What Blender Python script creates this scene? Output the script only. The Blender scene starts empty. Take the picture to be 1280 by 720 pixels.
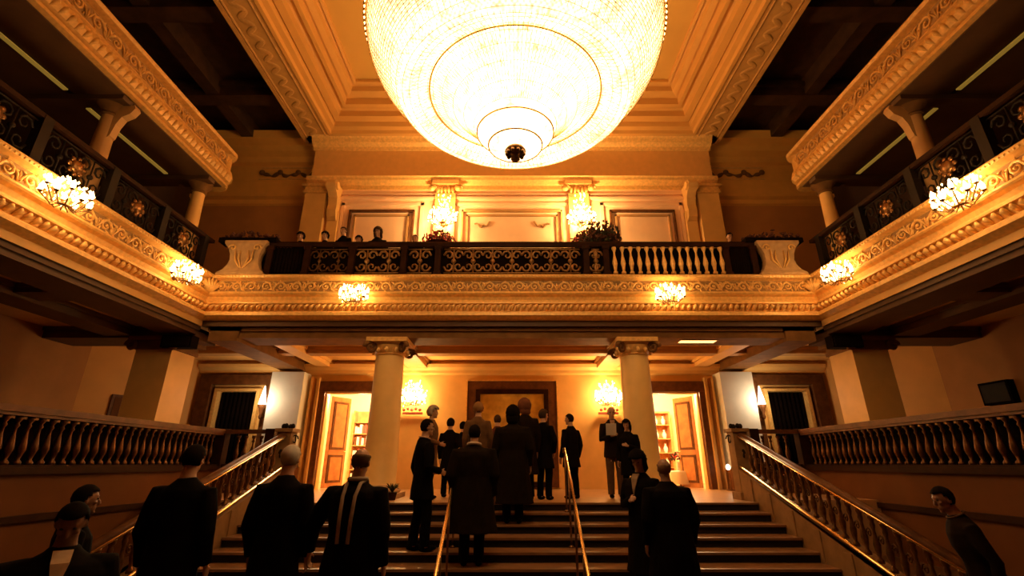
import bpy, math, random
from mathutils import Vector, Matrix, Euler
from math import sin, cos, pi, radians as R, sqrt, atan, atan2, tan

random.seed(7)
SC = bpy.context.scene
COL = SC.collection
PITCH = R(20.3); FPX = 593.0
FLOOR = -1.70; LAND = -0.70            # heights relative to the camera eye; everything is lifted by 1.7 m at the end
RISE = 1.0 / 7; RUN = 0.433; EDGE = 9.93

def xat(px, y, z):                      # metres sideways of a pixel column at depth y and height z
    return (px - 640) / FPX * (y * cos(PITCH) + z * sin(PITCH))

# ------------------------------------------------------------------ materials
def mat(name, col, rough=.6, metal=0., var=.12, scale=6., bump=0., emit=None, estr=0., spec=.5, coat=0.):
    m = bpy.data.materials.new(name); m.use_nodes = True
    nt = m.node_tree; b = nt.nodes['Principled BSDF']
    b.inputs['Base Color'].default_value = (*col, 1)
    b.inputs['Roughness'].default_value = rough
    b.inputs['Metallic'].default_value = metal
    b.inputs['Specular IOR Level'].default_value = spec
    if coat: b.inputs['Coat Weight'].default_value = coat
    if emit:
        b.inputs['Emission Color'].default_value = (*emit, 1)
        b.inputs['Emission Strength'].default_value = estr
    if var or bump:
        tc = nt.nodes.new('ShaderNodeTexCoord')
        n = nt.nodes.new('ShaderNodeTexNoise'); n.inputs['Scale'].default_value = scale
        n.inputs['Detail'].default_value = 4
        nt.links.new(tc.outputs['Object'], n.inputs['Vector'])
        if var:
            r = nt.nodes.new('ShaderNodeValToRGB')
            r.color_ramp.elements[0].position = .3; r.color_ramp.elements[1].position = .7
            r.color_ramp.elements[0].color = (*[c * (1 - var) for c in col], 1)
            r.color_ramp.elements[1].color = (*[min(1, c * (1 + var)) for c in col], 1)
            nt.links.new(n.outputs['Fac'], r.inputs['Fac'])
            nt.links.new(r.outputs['Color'], b.inputs['Base Color'])
        if bump:
            bp = nt.nodes.new('ShaderNodeBump'); bp.inputs['Strength'].default_value = bump
            bp.inputs['Distance'].default_value = .02
            nt.links.new(n.outputs['Fac'], bp.inputs['Height'])
            nt.links.new(bp.outputs['Normal'], b.inputs['Normal'])
    return m

M = {}
M['cream'] = mat('cream_plaster', (.80, .49, .16), .55, var=.06, scale=3)
M['pink'] = mat('pink_plaster', (.95, .64, .40), .6, var=.06, scale=2)
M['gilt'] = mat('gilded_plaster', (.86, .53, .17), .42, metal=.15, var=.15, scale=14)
M['fieldc'] = mat('shaded_ornament_ground', (.36, .20, .07), .7, var=.2, scale=12)  # darker ground stands in for shadow in the recesses of the relief
M['tan'] = mat('tan_plaster', (.50, .28, .10), .6, var=.1, scale=3)
M['beam'] = mat('shade_brown_beam', (.20, .095, .03), .75, spec=.15, var=.2, scale=4)  # beams are cream; their shade is painted in as brown
M['brownwall'] = mat('brown_wall_paint', (.58, .27, .085), .65, var=.08, scale=2)
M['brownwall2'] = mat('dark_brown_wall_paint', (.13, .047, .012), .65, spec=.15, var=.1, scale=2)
M['darkwall'] = mat('unlit_gallery_shade', (.045, .02, .010), .7, var=.25, scale=3)  # darkness of the unlit upper galleries painted into the wall colour
M['darkceil'] = mat('unlit_coffer_shade', (.05, .022, .010), .5, var=.4, scale=4)  # lack of light in the side coffers painted as dark brown
M['wood'] = mat('brown_wood', (.13, .05, .016), .45, spec=.25, var=.3, scale=7)
M['oak'] = mat('oak_wood', (.55, .25, .08), .35, var=.25, scale=5)
M['darkwood'] = mat('dark_wood', (.028, .009, .003), .6, spec=.10, var=.3, scale=6)
M['iron'] = mat('dark_iron', (.014, .008, .005), .6, metal=.2, spec=.2, var=.2)
M['bronze'] = mat('bronze', (.22, .11, .04), .33, metal=.85, var=.3, scale=18)
M['oldgilt'] = mat('tarnished_gilt_panel', (.34, .18, .06), .45, metal=.4, var=.35, scale=18)
M['brass'] = mat('polished_brass', (.85, .55, .22), .25, metal=1, var=.08, scale=12)
M['stone'] = mat('marble_stone', (.52, .33, .16), .5, var=.18, scale=6)
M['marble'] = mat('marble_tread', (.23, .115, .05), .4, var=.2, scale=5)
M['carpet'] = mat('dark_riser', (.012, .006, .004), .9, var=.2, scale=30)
M['greypier'] = mat('pale_grey_plaster', (.86, .90, .88), .85, var=.05, scale=3)
M['black'] = mat('black_void_curtain', (.006, .003, .002), .9, var=.3, scale=9, spec=.05)
M['coffer'] = mat('coffer_plaster', (.66, .35, .09), .6, var=.03, scale=2)
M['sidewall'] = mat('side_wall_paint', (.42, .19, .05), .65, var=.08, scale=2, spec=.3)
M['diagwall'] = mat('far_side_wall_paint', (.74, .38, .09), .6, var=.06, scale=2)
M['curb'] = mat('brown_stone_curb', (.30, .17, .07), .5, var=.18, scale=6)
M['darkbronze'] = mat('dark_bronze', (.11, .045, .014), .38, metal=.8, var=.3, scale=18)
M['column'] = mat('column_plaster', (.95, .64, .23), .5, var=.05, scale=3)
M['goldpanel'] = mat('gilded_painting', (.88, .50, .11), .5, metal=0, var=.5, scale=2.2)
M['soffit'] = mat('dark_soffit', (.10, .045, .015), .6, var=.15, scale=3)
M['border'] = mat('ceiling_border_plaster', (.52, .28, .08), .55, var=.12, scale=5)
M['entab'] = mat('entablature_plaster', (.94, .52, .12), .6, var=.04, scale=4)
M['giltdim'] = mat('dim_lit_gilt_plaster', (.66, .37, .10), .45, metal=.15, var=.15, scale=14)  # same gilt as the lower fronts, with weaker light painted in
M['mirror'] = mat('bronze_mirror_glass', (.85, .55, .22), .16, metal=1, var=.25, scale=3, bump=.15)
M['crystal'] = mat('lit_crystal', (.9, .8, .6), .1, var=0, emit=(1, .62, .25), estr=14)
M['crystal2'] = mat('lit_crystal_soft', (.9, .8, .6), .1, var=0, emit=(1, .6, .22), estr=7)
M['torch'] = mat('lit_glass_shade', (.9, .85, .8), .3, var=0, emit=(1, .78, .52), estr=9)
M['strip'] = mat('dim_strip_light', (.4, .3, .1), .4, var=0, emit=(.55, .32, .045), estr=.32)
M['panelglow'] = mat('light_streak_panel', (.9, .7, .4), .4, var=0, emit=(1, .62, .22), estr=2.2)  # glow for the streak under the back balcony
M['flower'] = mat('dark_flowers', (.10, .03, .015), .8, var=.5, scale=20)
M['leafd'] = mat('dark_leaves', (.03, .03, .008), .7, var=.5, scale=20)
M['redflower'] = mat('red_petals', (.45, .04, .02), .7, var=.3, scale=20)
M['white'] = mat('white_cloth', (.75, .68, .58), .8, var=.05)
M['redbox'] = mat('red_cover', (.42, .06, .03), .6, var=.2)
M['skin'] = mat('skin', (.50, .26, .15), .5, var=.06, scale=10)
M['eye'] = mat('eye', (.03, .02, .015), .2, var=0)

# the chandelier's glass: a lamp whose glow varies with its strings of beads
def chandelier_glass():
    m = bpy.data.materials.new('lit_crystal_bead_strings'); m.use_nodes = True
    nt = m.node_tree; N = nt.nodes; L = nt.links
    b = N['Principled BSDF']; b.inputs['Base Color'].default_value = (.75, .6, .4, 1); b.inputs['Roughness'].default_value = .25
    tc = N.new('ShaderNodeTexCoord'); sp = N.new('ShaderNodeSeparateXYZ'); L.new(tc.outputs['Object'], sp.inputs[0])
    def math_(op, a, c=None):
        n = N.new('ShaderNodeMath'); n.operation = op
        for i, v in enumerate((a, c)):
            if v is None: continue
            if isinstance(v, (int, float)): n.inputs[i].default_value = v
            else: L.new(v, n.inputs[i])
        return n.outputs[0]
    ang = math_('ARCTAN2', sp.outputs[1], sp.outputs[0])
    w1 = math_('SINE', math_('MULTIPLY', ang, 150)); w2 = math_('SINE', math_('MULTIPLY', sp.outputs[2], 150))
    beads = math_('MULTIPLY', w1, w2)
    nz = N.new('ShaderNodeTexNoise'); nz.inputs['Scale'].default_value = 2.2; nz.inputs['Detail'].default_value = 3
    L.new(tc.outputs['Object'], nz.inputs['Vector'])
    vo = N.new('ShaderNodeTexVoronoi'); vo.inputs['Scale'].default_value = 16; L.new(tc.outputs['Object'], vo.inputs['Vector'])
    rad = math_('SQRT', math_('ADD', math_('MULTIPLY', sp.outputs[0], sp.outputs[0]), math_('MULTIPLY', sp.outputs[1], sp.outputs[1])))
    # lamps sit in the middle tiers: strings farther out glow less
    fall = N.new('ShaderNodeMapRange'); fall.inputs[1].default_value = .9; fall.inputs[2].default_value = 2.5
    fall.inputs[3].default_value = 9; fall.inputs[4].default_value = 3.8; L.new(rad, fall.inputs[0])
    k = math_('ADD', math_('MULTIPLY', beads, .34), .80)
    k = math_('MULTIPLY', k, math_('ADD', math_('MULTIPLY', nz.outputs['Fac'], 1.9), .05))
    k = math_('MULTIPLY', k, math_('ADD', math_('MULTIPLY', vo.outputs['Distance'], -1.0), 1.35))
    st = math_('MULTIPLY', k, fall.outputs[0])
    st = math_('MAXIMUM', st, .35)
    b.inputs['Emission Color'].default_value = (1, .62, .27, 1)
    L.new(st, b.inputs['Emission Strength'])
    return m
M['beads'] = chandelier_glass()

# ------------------------------------------------------------------ mesh building
def root_loc(o):
    while o.parent is not None: o = o.parent
    return Vector(o.location)

class MB:
    def __init__(s): s.v = []; s.f = []
    def add(s, vs, fs):
        o = len(s.v); s.v += [Vector(p) for p in vs]; s.f += [tuple(i + o for i in f) for f in fs]; return s
    def box(s, x0, y0, z0, x1, y1, z1):
        x0, x1 = min(x0, x1), max(x0, x1); y0, y1 = min(y0, y1), max(y0, y1); z0, z1 = min(z0, z1), max(z0, z1)
        return s.add([(x0,y0,z0),(x1,y0,z0),(x1,y1,z0),(x0,y1,z0),(x0,y0,z1),(x1,y0,z1),(x1,y1,z1),(x0,y1,z1)],
                     [(0,3,2,1),(4,5,6,7),(0,1,5,4),(1,2,6,5),(2,3,7,6),(3,0,4,7)])
    def lathe(s, prof, n=16, c=(0,0,0), sq=None):
        vs = []; m = len(prof)
        for r, z in prof:
            for i in range(n):
                a = 2 * pi * i / n + (pi / 4 if sq else 0)
                vs.append((c[0] + r * cos(a), c[1] + r * sin(a), c[2] + z))
        fs = [(j*n+i, j*n+(i+1) % n, (j+1)*n+(i+1) % n, (j+1)*n+i) for j in range(m-1) for i in range(n)]
        fs.append(tuple(range(n-1, -1, -1))); fs.append(tuple((m-1)*n+i for i in range(n)))
        return s.add(vs, fs)
    def openlathe(s, prof, n=16, c=(0,0,0)):
        vs = []; m = len(prof)
        for r, z in prof:
            for i in range(n):
                a = 2 * pi * i / n; vs.append((c[0] + r * cos(a), c[1] + r * sin(a), c[2] + z))
        return s.add(vs, [(j*n+i, j*n+(i+1) % n, (j+1)*n+(i+1) % n, (j+1)*n+i) for j in range(m-1) for i in range(n)])
    def tube(s, pts, r, n=6, ry=None, closed=False, ref=None):
        pts = [Vector(p) for p in pts]; m = len(pts)
        rs = r if isinstance(r, (list, tuple)) else [r] * m
        rys = ry if isinstance(ry, (list, tuple)) else ([ry] * m if ry else rs)
        ref0 = Vector(ref) if ref else None; vs = []
        prev = None
        for i, p in enumerate(pts):
            a = pts[(i-1) % m] if closed else pts[max(i-1, 0)]
            b = pts[(i+1) % m] if closed else pts[min(i+1, m-1)]
            t = (b - a)
            t = t.normalized() if t.length > 1e-9 else Vector((0,0,1))
            if ref0 is not None: u = ref0 - t * ref0.dot(t)
            elif prev is not None: u = prev - t * prev.dot(t)
            else:
                q = Vector((0,0,1)) if abs(t.z) < .9 else Vector((1,0,0)); u = q - t * q.dot(t)
            u.normalize(); prev = u; w = t.cross(u)
            for k in range(n):
                an = 2 * pi * k / n
                vs.append(p + u * cos(an) * rs[i] + w * sin(an) * rys[i])
        mm = m if closed else m - 1
        fs = [(j*n+i, j*n+(i+1) % n, ((j+1) % m)*n+(i+1) % n, ((j+1) % m)*n+i) for j in range(mm) for i in range(n)]
        if not closed:
            fs.append(tuple(range(n-1, -1, -1))); fs.append(tuple((m-1)*n+i for i in range(n)))
        return s.add(vs, fs)
    def ell(s, c, r, nu=10, nv=7, rot=None):
        c = Vector(c); vs = []; q = Euler(rot).to_matrix() if rot is not None and not isinstance(rot, Matrix) else rot
        for j in range(nv + 1):
            th = pi * j / nv
            for i in range(nu):
                a = 2 * pi * i / nu
                p = Vector((r[0]*sin(th)*cos(a), r[1]*sin(th)*sin(a), r[2]*cos(th)))
                vs.append(c + (q @ p if q else p))
        fs = [(j*nu+i, (j+1)*nu+i, (j+1)*nu+(i+1) % nu, j*nu+(i+1) % nu) for j in range(nv) for i in range(nu)]
        return s.add(vs, fs)
    def sweep(s, prof, A, B, close=True):          # A, B: functions (d, z) -> point at each end
        n = len(prof)
        vs = [A(d, z) for d, z in prof] + [B(d, z) for d, z in prof]
        fs = [(i, (i+1) % n, n + (i+1) % n, n + i) for i in range(n if close else n-1)]
        if close: fs += [tuple(range(n-1, -1, -1)), tuple(range(n, 2*n))]
        return s.add(vs, fs)
    def xf(s, m, start=0):
        for i in range(start, len(s.v)): s.v[i] = m @ s.v[i]
        return s
    def build(s, name, m, parent=None, smooth=False, loc=None, local=False, weld=False):
        me = bpy.data.meshes.new(name)
        off = Vector((0,0,0))
        if parent is not None and not local: off = root_loc(parent)
        if parent is None and loc is not None: off = Vector(loc)
        me.from_pydata([tuple(p - off) for p in s.v], [], s.f); me.update()
        me.materials.append(M[m] if isinstance(m, str) else m)
        if smooth:
            for p in me.polygons: p.use_smooth = True
            if smooth == 'auto':
                try: me.set_sharp_from_angle(angle=R(40))
                except Exception: pass
        import bmesh
        bm = bmesh.new(); bm.from_mesh(me)
        if weld: bmesh.ops.remove_doubles(bm, verts=bm.verts, dist=1e-4)
        bmesh.ops.recalc_face_normals(bm, faces=bm.faces)
        bm.to_mesh(me); bm.free()
        o = bpy.data.objects.new(name, me); COL.objects.link(o)
        if parent is not None: o.parent = parent
        elif loc is not None: o.location = loc
        return o

def tag(o, label=None, cat=None, group=None, kind=None):
    if label: o['label'] = label
    if cat: o['category'] = cat
    if group: o['group'] = group
    if kind: o['kind'] = kind
    return o
def thing(name, loc, label, cat, group=None, rz=0):
    o = bpy.data.objects.new(name, None); COL.objects.link(o); o.location = loc; o.rotation_euler = (0,0,rz)
    o.empty_display_size = .2
    return tag(o, label, cat, group)
def struct(name, mb, m, **k):
    return tag(mb.build(name, m, **k), kind='structure')
def dup_tree(o, parent=None):
    c = o.copy(); COL.objects.link(c)
    if parent is not None: c.parent = parent
    for ch in [x for x in bpy.data.objects if x.parent == o]: dup_tree(ch, c)
    return c
def put(o, name, parent, loc):                      # another copy of a part, sharing its mesh
    c = bpy.data.objects.new(name, o.data); COL.objects.link(c); c.parent = parent; c.location = loc; return c
def point(loc, power, col=(1, .5, .16), rad=.1):
    l = bpy.data.lights.new('lamp', 'POINT'); l.energy = power; l.color = col; l.shadow_soft_size = rad
    o = bpy.data.objects.new('lamp_light', l); COL.objects.link(o); o.location = loc; return o

SIDE = {-1: 'left', 1: 'right'}

# ------------------------------------------------------------------ the shell
YB = 15.0            # lower back wall
YU = 13.5            # upper back wall
W = 7.35             # balcony front plane
XO = 11.1            # outer side walls
CE = 10.3            # main ceiling border

struct('floor', MB().box(-XO, -4, FLOOR - .2, XO, 10.6, FLOOR), mat('dark_floor_stone', (.10, .05, .025), .35, var=.3, scale=2))
f2 = MB().box(-7.5, 10.6, FLOOR - .2, 7.5, 19.5, LAND)
f2.box(-4.7, EDGE + .02, FLOOR - .2, 4.7, 10.6, LAND)
struct('floor', f2, mat('landing_marble', (.44, .25, .11), .35, var=.15, scale=3))
for sd in (-1, 1):                                  # raised side promenades
    g = MB(); g.box(sd*7.5, -4, FLOOR, sd*XO, 13, -.10); g.box(sd*6.2, 13, LAND, sd*XO, YB + .2, -.10)
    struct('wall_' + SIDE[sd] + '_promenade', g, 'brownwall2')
    t = MB(); t.box(sd*7.5, -4, -.84, sd*7.44, 13, -.74); t.box(sd*7.5, -4, -.16, sd*7.42, 13, -.06)
    t.box(sd*7.5, 13, -.16, sd*6.15, 12.93, -.06)
    struct('trim_' + ('1' if sd < 0 else '2'), t, 'darkwood')
    w = MB(); w.box(sd*XO, -4, FLOOR, sd*(XO+.3), 12.3, 3.2)
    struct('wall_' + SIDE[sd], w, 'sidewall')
    w = MB(); w.add([(sd*XO, 12.3, -.2), (sd*9.7, YB+.1, -.2), (sd*9.9, YB+.3, -.2), (sd*(XO+.3), 12.3, -.2),
                     (sd*XO, 12.3, 3.2), (sd*9.7, YB+.1, 3.2), (sd*9.9, YB+.3, 3.2), (sd*(XO+.3), 12.3, 3.2)],
                    [(0,1,2,3),(4,7,6,5),(0,4,5,1),(1,5,6,2),(2,6,7,3),(3,7,4,0)])
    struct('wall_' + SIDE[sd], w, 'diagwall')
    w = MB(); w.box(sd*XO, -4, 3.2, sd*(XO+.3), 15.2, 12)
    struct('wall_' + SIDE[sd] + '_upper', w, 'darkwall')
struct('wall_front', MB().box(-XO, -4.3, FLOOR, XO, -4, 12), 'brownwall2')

# lower back wall with its openings
wb = MB()
for sd in (-1, 1):
    wb.box(0, YB, LAND, sd*4.3, YB+.25, 3.1)
    wb.box(sd*4.3, YB, 2.05, sd*5.75, YB+.25, 3.1)
    wb.box(sd*5.75, YB, LAND, sd*7.9, YB+.25, 3.1)
    wb.box(sd*7.9, YB, 2.1, sd*9.1, YB+.25, 3.1)
    wb.box(sd*9.1, YB, LAND, sd*XO, YB+.25, 3.1)
struct('wall_back', wb, 'cream')
for sd in (-1, 1):                                  # pale grey piers, mouldings, cornices
    p = MB().box(sd*6.32, 14.45, LAND, sd*7.3, YB, 2.62)
    struct('wall_' + SIDE[sd] + '_pier', p, 'greypier')
    t = MB()
    for x in (6.22, 6.02): t.box(sd*x, 14.75, LAND, sd*(x-.07), YB, 2.5)
    struct('trim_3', t, 'cream')
    t = MB(); t.box(sd*5.98, 14.85, LAND, sd*5.78, YB, 2.35); t.box(sd*5.98, 14.83, 2.08, sd*4.1, YB, 2.4)
    t.box(sd*4.3, 14.9, LAND, sd*4.15, YB, 2.2)
    struct('trim_4', t, 'wood')
    # dark doorway of the side promenade
    t = MB(); t.box(sd*7.3, 14.8, -.1, sd*7.62, YB, 2.6); t.box(sd*9.3, 14.8, -.1, sd*9.68, YB, 2.6); t.box(sd*7.62, 14.8, 2.3, sd*9.3, YB, 2.6)
    struct('trim_5', t, 'wood')
    t = MB(); t.box(sd*7.8, 14.86, -.1, sd*7.9, YB, 2.18); t.box(sd*9.1, 14.86, -.1, sd*9.2, YB, 2.18); t.box(sd*7.9, 14.86, 2.1, sd*9.1, YB, 2.18)
    struct('trim_6', t, 'gilt')
    d = MB().box(sd*7.9, YB+.12, -.1, sd*9.1, YB+.2, 2.1)
    for i in range(9): d.tube([(sd*(7.97+i*.132), YB+.1, -.1), (sd*(7.97+i*.132), YB+.1, 2.08)], .055, 8)
    struct('door_' + ('3' if sd < 0 else '4'), d, 'black', smooth=True)
    c = MB().sweep([(0,2.62),(.12,2.66),(.14,2.74),(.24,2.82),(.28,2.92),(0,2.92)], lambda a, z: (sd*(.0), YB-a, z), lambda a, z: (sd*9.8, YB-a, z))
    struct('trim_7', c, 'cream')

# lit rooms behind the two open doorways
for sd in (-1, 1):
    r = MB()
    r.box(sd*3.3, 19.2, LAND, sd*7.6, 19.4, 2.8); r.box(sd*3.1, YB+.25, LAND, sd*3.3, 19.4, 2.8); r.box(sd*7.6, YB+.25, LAND, sd*7.8, 19.4, 2.8)
    struct('wall_' + SIDE[sd] + '_cloakroom', r, mat('cloakroom_plaster', (.88, .70, .42), .6, var=.04))
    struct('ceiling', MB().box(sd*3.1, YB+.25, 2.8, sd*7.8, 19.4, 2.95), 'cream')
    point((sd*5.2, 16.9, 2.1), 700, (1, .68, .34), .25)
    lt = thing('ceiling_glow', (sd*5.2, 16.9, 2.8), 'glowing round ceiling light inside the ' + SIDE[sd] + ' doorway', 'light')
    MB().lathe([(.26,-.01),(.24,-.08),(.14,-.14),(.02,-.16)], 16, (sd*5.2, 16.9, 2.8)).build('glass_bowl', 'torch', lt, smooth=True)
    MB().lathe([(.28,-.03),(.28,0)], 16, (sd*5.2, 16.9, 2.8)).build('rim', 'brass', lt)
    # open door leaf
    hinge = Vector((sd*5.70, YB+.26, LAND)); a = R(62)
    def lp(u, v, z): # u along the leaf, v its thickness
        return (hinge.x - sd*(u*cos(a) + v*sin(a)), hinge.y + u*sin(a) - v*cos(a) + .03, LAND + z)
    dr = thing('door_leaf', hinge, 'brown panelled door leaf standing open at the ' + SIDE[sd] + ' lit doorway', 'door')
    def lbox(mb, u0, u1, z0, z1, v0, v1):
        return mb.add([lp(u,v,z) for z in (z0,z1) for (u,v) in ((u0,v0),(u1,v0),(u1,v1),(u0,v1))],
                      [(0,3,2,1),(4,5,6,7),(0,1,5,4),(1,2,6,5),(2,3,7,6),(3,0,4,7)])
    lf = lbox(MB(), 0, .78, .01, 2.7, 0, .05).build('leaf', 'oak', dr)
    for (z0, z1) in ((.15, .95), (1.1, 2.55)):
        pm = lbox(MB(), .1, .68, z0, z1, -.02, .07); pf = pm.build('panel_frame', 'wood', lf)
        lbox(MB(), .17, .61, z0+.07, z1-.07, -.03, .08).build('panel', 'oak', lf)
    hd = MB(); hd.tube([lp(.7,-.02,1.05), lp(.7,-.07,1.05), lp(.62,-.075,1.05)], .012, 6); hd.tube([lp(.7,.06,1.05), lp(.7,.12,1.05), lp(.62,.125,1.05)], .012, 6)
    hd.build('handle', 'brass', lf)

# ------------------------------------------------------------------ ceilings
zc = 3.05
g = MB().box(-XO, 10.9, zc, XO, YB+.3, zc+.25)
struct('ceiling', g, 'cream')
for sd in (-1, 1): struct('ceiling', MB().box(sd*W, -4, zc, sd*XO, 10.9, zc+.25), 'cream')
tn = 8
def beam(x0, y0, x1, y1, z0=2.76, m='tan', lip=.05):
    global tn
    b = MB(); b.box(x0, y0, z0, x1, y1, zc)
    if abs(x1-x0) > abs(y1-y0): b.box(x0, y0-lip, zc-.09, x1, y1+lip, zc)
    else: b.box(min(x0,x1)-lip, y0, zc-.09, max(x0,x1)+lip, y1, zc)
    o = struct('trim_%d' % tn, b, m); tn += 1; return o
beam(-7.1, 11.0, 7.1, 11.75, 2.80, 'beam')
beam(-9.7, 12.95, 9.7, 13.3, 2.86, 'tan')
for sd in (-1, 1):
    beam(sd*2.65, 11.75, sd*3.25, YB, 2.80, 'tan')
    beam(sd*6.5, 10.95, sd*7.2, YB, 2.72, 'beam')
    beam(sd*5.7, 11.75, sd*6.1, YB, 2.84, 'cream')
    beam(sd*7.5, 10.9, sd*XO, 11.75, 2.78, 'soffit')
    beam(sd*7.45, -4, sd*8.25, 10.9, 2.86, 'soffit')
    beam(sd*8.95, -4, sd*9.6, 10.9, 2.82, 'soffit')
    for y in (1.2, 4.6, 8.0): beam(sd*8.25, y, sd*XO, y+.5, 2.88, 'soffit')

# main ceiling: carved border, stepped coffer, side coffers in painted shade
zc2 = CE
def frame_step(mb, x0, y0b, y0f, z0, x1, y1b, y1f, z1):   # four sloping strips between two rectangles
    a = [(-x0,y0f,z0),(x0,y0f,z0),(x0,y0b,z0),(-x0,y0b,z0)]; b = [(-x1,y1f,z1),(x1,y1f,z1),(x1,y1b,z1),(-x1,y1b,z1)]
    mb.add(a + b, [(i,(i+1) % 4,(i+1) % 4+4,i+4) for i in range(4)])
steps = [(0, 0), (.03, -.04), (.10, -.04), (.12, .06), (.22, .08), (.25, .24), (.28, .18), (.42, .20), (.44, .38), (.48, .42), (.56, .40), (.58, .30), (.66, .30), (.68, .50), (.72, .52), (.74, .46), (.86, .50), (.88, .64), (.92, .68), (.95, .60), (1.0, .62), (1.0, .72)]
mb = MB()
def rect(t, dz): return (6.15 - 1.38*t, 13.15 - 1.75*t, -2.8 + 1.75*t, CE + dz)
for a, b in zip(steps, steps[1:]):
    r0 = rect(*a); r1 = rect(*b)
    frame_step(mb, r0[0], r0[1], r0[2], r0[3], r1[0], r1[1], r1[2], r1[3])
struct('ceiling_coffer', mb, 'coffer')
r1 = rect(1.0, .72)
struct('ceiling', MB().box(-r1[0]-.1, r1[2]-.1, r1[3], r1[0]+.1, r1[1]+.1, r1[3]+.1), mat('ceiling_panel_plaster', (.64, .37, .09), .7, var=.05, scale=1))
bd = MB()
for sd in (-1, 1):
    bd.box(sd*6.15, -4, CE, sd*7.0, YU, CE+.55)
    bd.box(sd*6.95, -4, CE-.04, sd*7.06, YU, CE+.12)
bd.box(-7, 13.15, CE, 7, YU+.1, CE+.5); bd.box(-7, -4, CE, 7, -2.8, CE+.5)
struct('ceiling_border', bd, 'border')
for sd in (-1, 1):
    orn = MB()
    for i in range(70):
        y = -2 + i*.22
        orn.ell((sd*6.6, y, CE), (.22, .085, .03), 8, 4, (0, 0, .6*(1 if i % 2 else -1)))
    orn.tube([(sd*6.24, -4, CE-.005), (sd*6.24, 13.2, CE-.005)], .03, 6); orn.tube([(sd*6.9, -4, CE-.005), (sd*6.9, 13.2, CE-.005)], .03, 6)
    struct('trim_%d' % tn, orn, 'border'); tn += 1
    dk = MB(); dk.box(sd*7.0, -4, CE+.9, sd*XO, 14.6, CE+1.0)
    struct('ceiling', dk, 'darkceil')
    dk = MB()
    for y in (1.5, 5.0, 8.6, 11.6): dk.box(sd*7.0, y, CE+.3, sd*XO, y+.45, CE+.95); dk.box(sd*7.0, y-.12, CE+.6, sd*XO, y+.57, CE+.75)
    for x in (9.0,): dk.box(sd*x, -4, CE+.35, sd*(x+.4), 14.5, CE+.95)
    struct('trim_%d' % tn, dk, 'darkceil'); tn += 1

# ------------------------------------------------------------------ upper back wall
zf = 4.2                                             # upper floor level
struct('floor', MB().box(-XO, 10.9, 3.35, XO, YU+1.2, zf), 'beam')
for sd in (-1, 1): struct('floor', MB().box(sd*(W+.1), -4, 3.35, sd*XO, 10.9, zf), 'beam')
uw = MB(); uw.box(-6.64, YU, zf, 6.64, YU+1.1, 11.1)
struct('wall_back_upper', uw, 'pink')
uw = MB(); uw.box(-6.64, YU-.06, 8.78, 6.64, YU, 9.95)
struct('trim_%d' % tn, uw, mat('upper_frieze_plaster', (.78, .46, .15), .6, var=.05)); tn += 1
for sd in (-1, 1):
    struct('wall_back_upper', MB().box(sd*6.64, YU+.9, zf, sd*XO, YU+1.2, 12), 'brownwall')
    # entablature over the recessed side part
    e = MB().sweep([(0,8.35),(.08,8.4),(.08,8.55),(.2,8.62),(.2,8.72),(.05,8.76),(.05,9.3),(0,9.3)], lambda a, z: (sd*6.64, YU+.9-a, z), lambda a, z: (sd*XO, YU+.9-a, z))
    struct('trim_%d' % tn, e, 'entab'); tn += 1
    e = MB().sweep([(0,9.3),(.06,9.3),(.06,9.95),(.2,10.0),(.24,10.2),(.45,10.3),(.5,10.5),(.75,10.6),(.8,10.9),(0,11.2)], lambda a, z: (sd*6.64, YU+.9-a, z), lambda a, z: (sd*XO, YU+.9-a, z))
    struct('trim_%d' % tn, e, 'entab'); tn += 1
    # swag of ribbon on the frieze
    s = MB(); pts = []
    for i in range(41):
        u = i/40; pts.append((sd*(6.9 + 1.9*u), YU+.78, 9.62 - .13*abs(sin(u*pi*3)) + .03*sin(u*30)))
    s.tube(pts, [.05+.025*sin(i*.9) for i in range(41)], 6)
    for u in (0, .333, .667, 1): s.ell((sd*(6.9+1.9*u), YU+.76, 9.62), (.10, .06, .10), 8, 6)
    fr = thing('ribbon_swag', (sd*7.85, YU+.8, 9.5), 'plaster ribbon swag on the frieze high at the ' + SIDE[sd] + ' of the upper wall', 'ornament')
    s.build('garland', 'beam', fr, smooth=True)
    k = MB(); k.box(sd*6.82, YU+.83, 9.36, sd*8.9, YU+.80, 9.40); k.box(sd*6.82, YU+.83, 9.82, sd*8.9, YU+.80, 9.86)
    k.build('border', 'gilt', fr)
# cornice of the middle part
e = MB().sweep([(0,8.42),(.05,8.42),(.05,8.56),(.12,8.60),(.24,8.66),(.26,8.74),(.30,8.78),(0,8.82)], lambda a, z: (-6.7, YU-a, z), lambda a, z: (6.7, YU-a, z))
struct('trim_%d' % tn, e, 'gilt'); tn += 1
e = MB().sweep([(0,9.9),(.1,9.92),(.14,10.02),(.28,10.1),(.34,10.22),(.42,10.3),(0,10.3)], lambda a, z: (-6.7, YU-a, z), lambda a, z: (6.7, YU-a, z))
struct('trim_%d' % tn, e, 'gilt'); tn += 1
e = MB(); e.box(-6.3, YU-.12, 8.02, 6.3, YU, 8.10); e.box(-6.3, YU-.06, 8.22, 6.3, YU, 8.26)
struct('trim_%d' % tn, e, 'pink'); tn += 1

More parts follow.
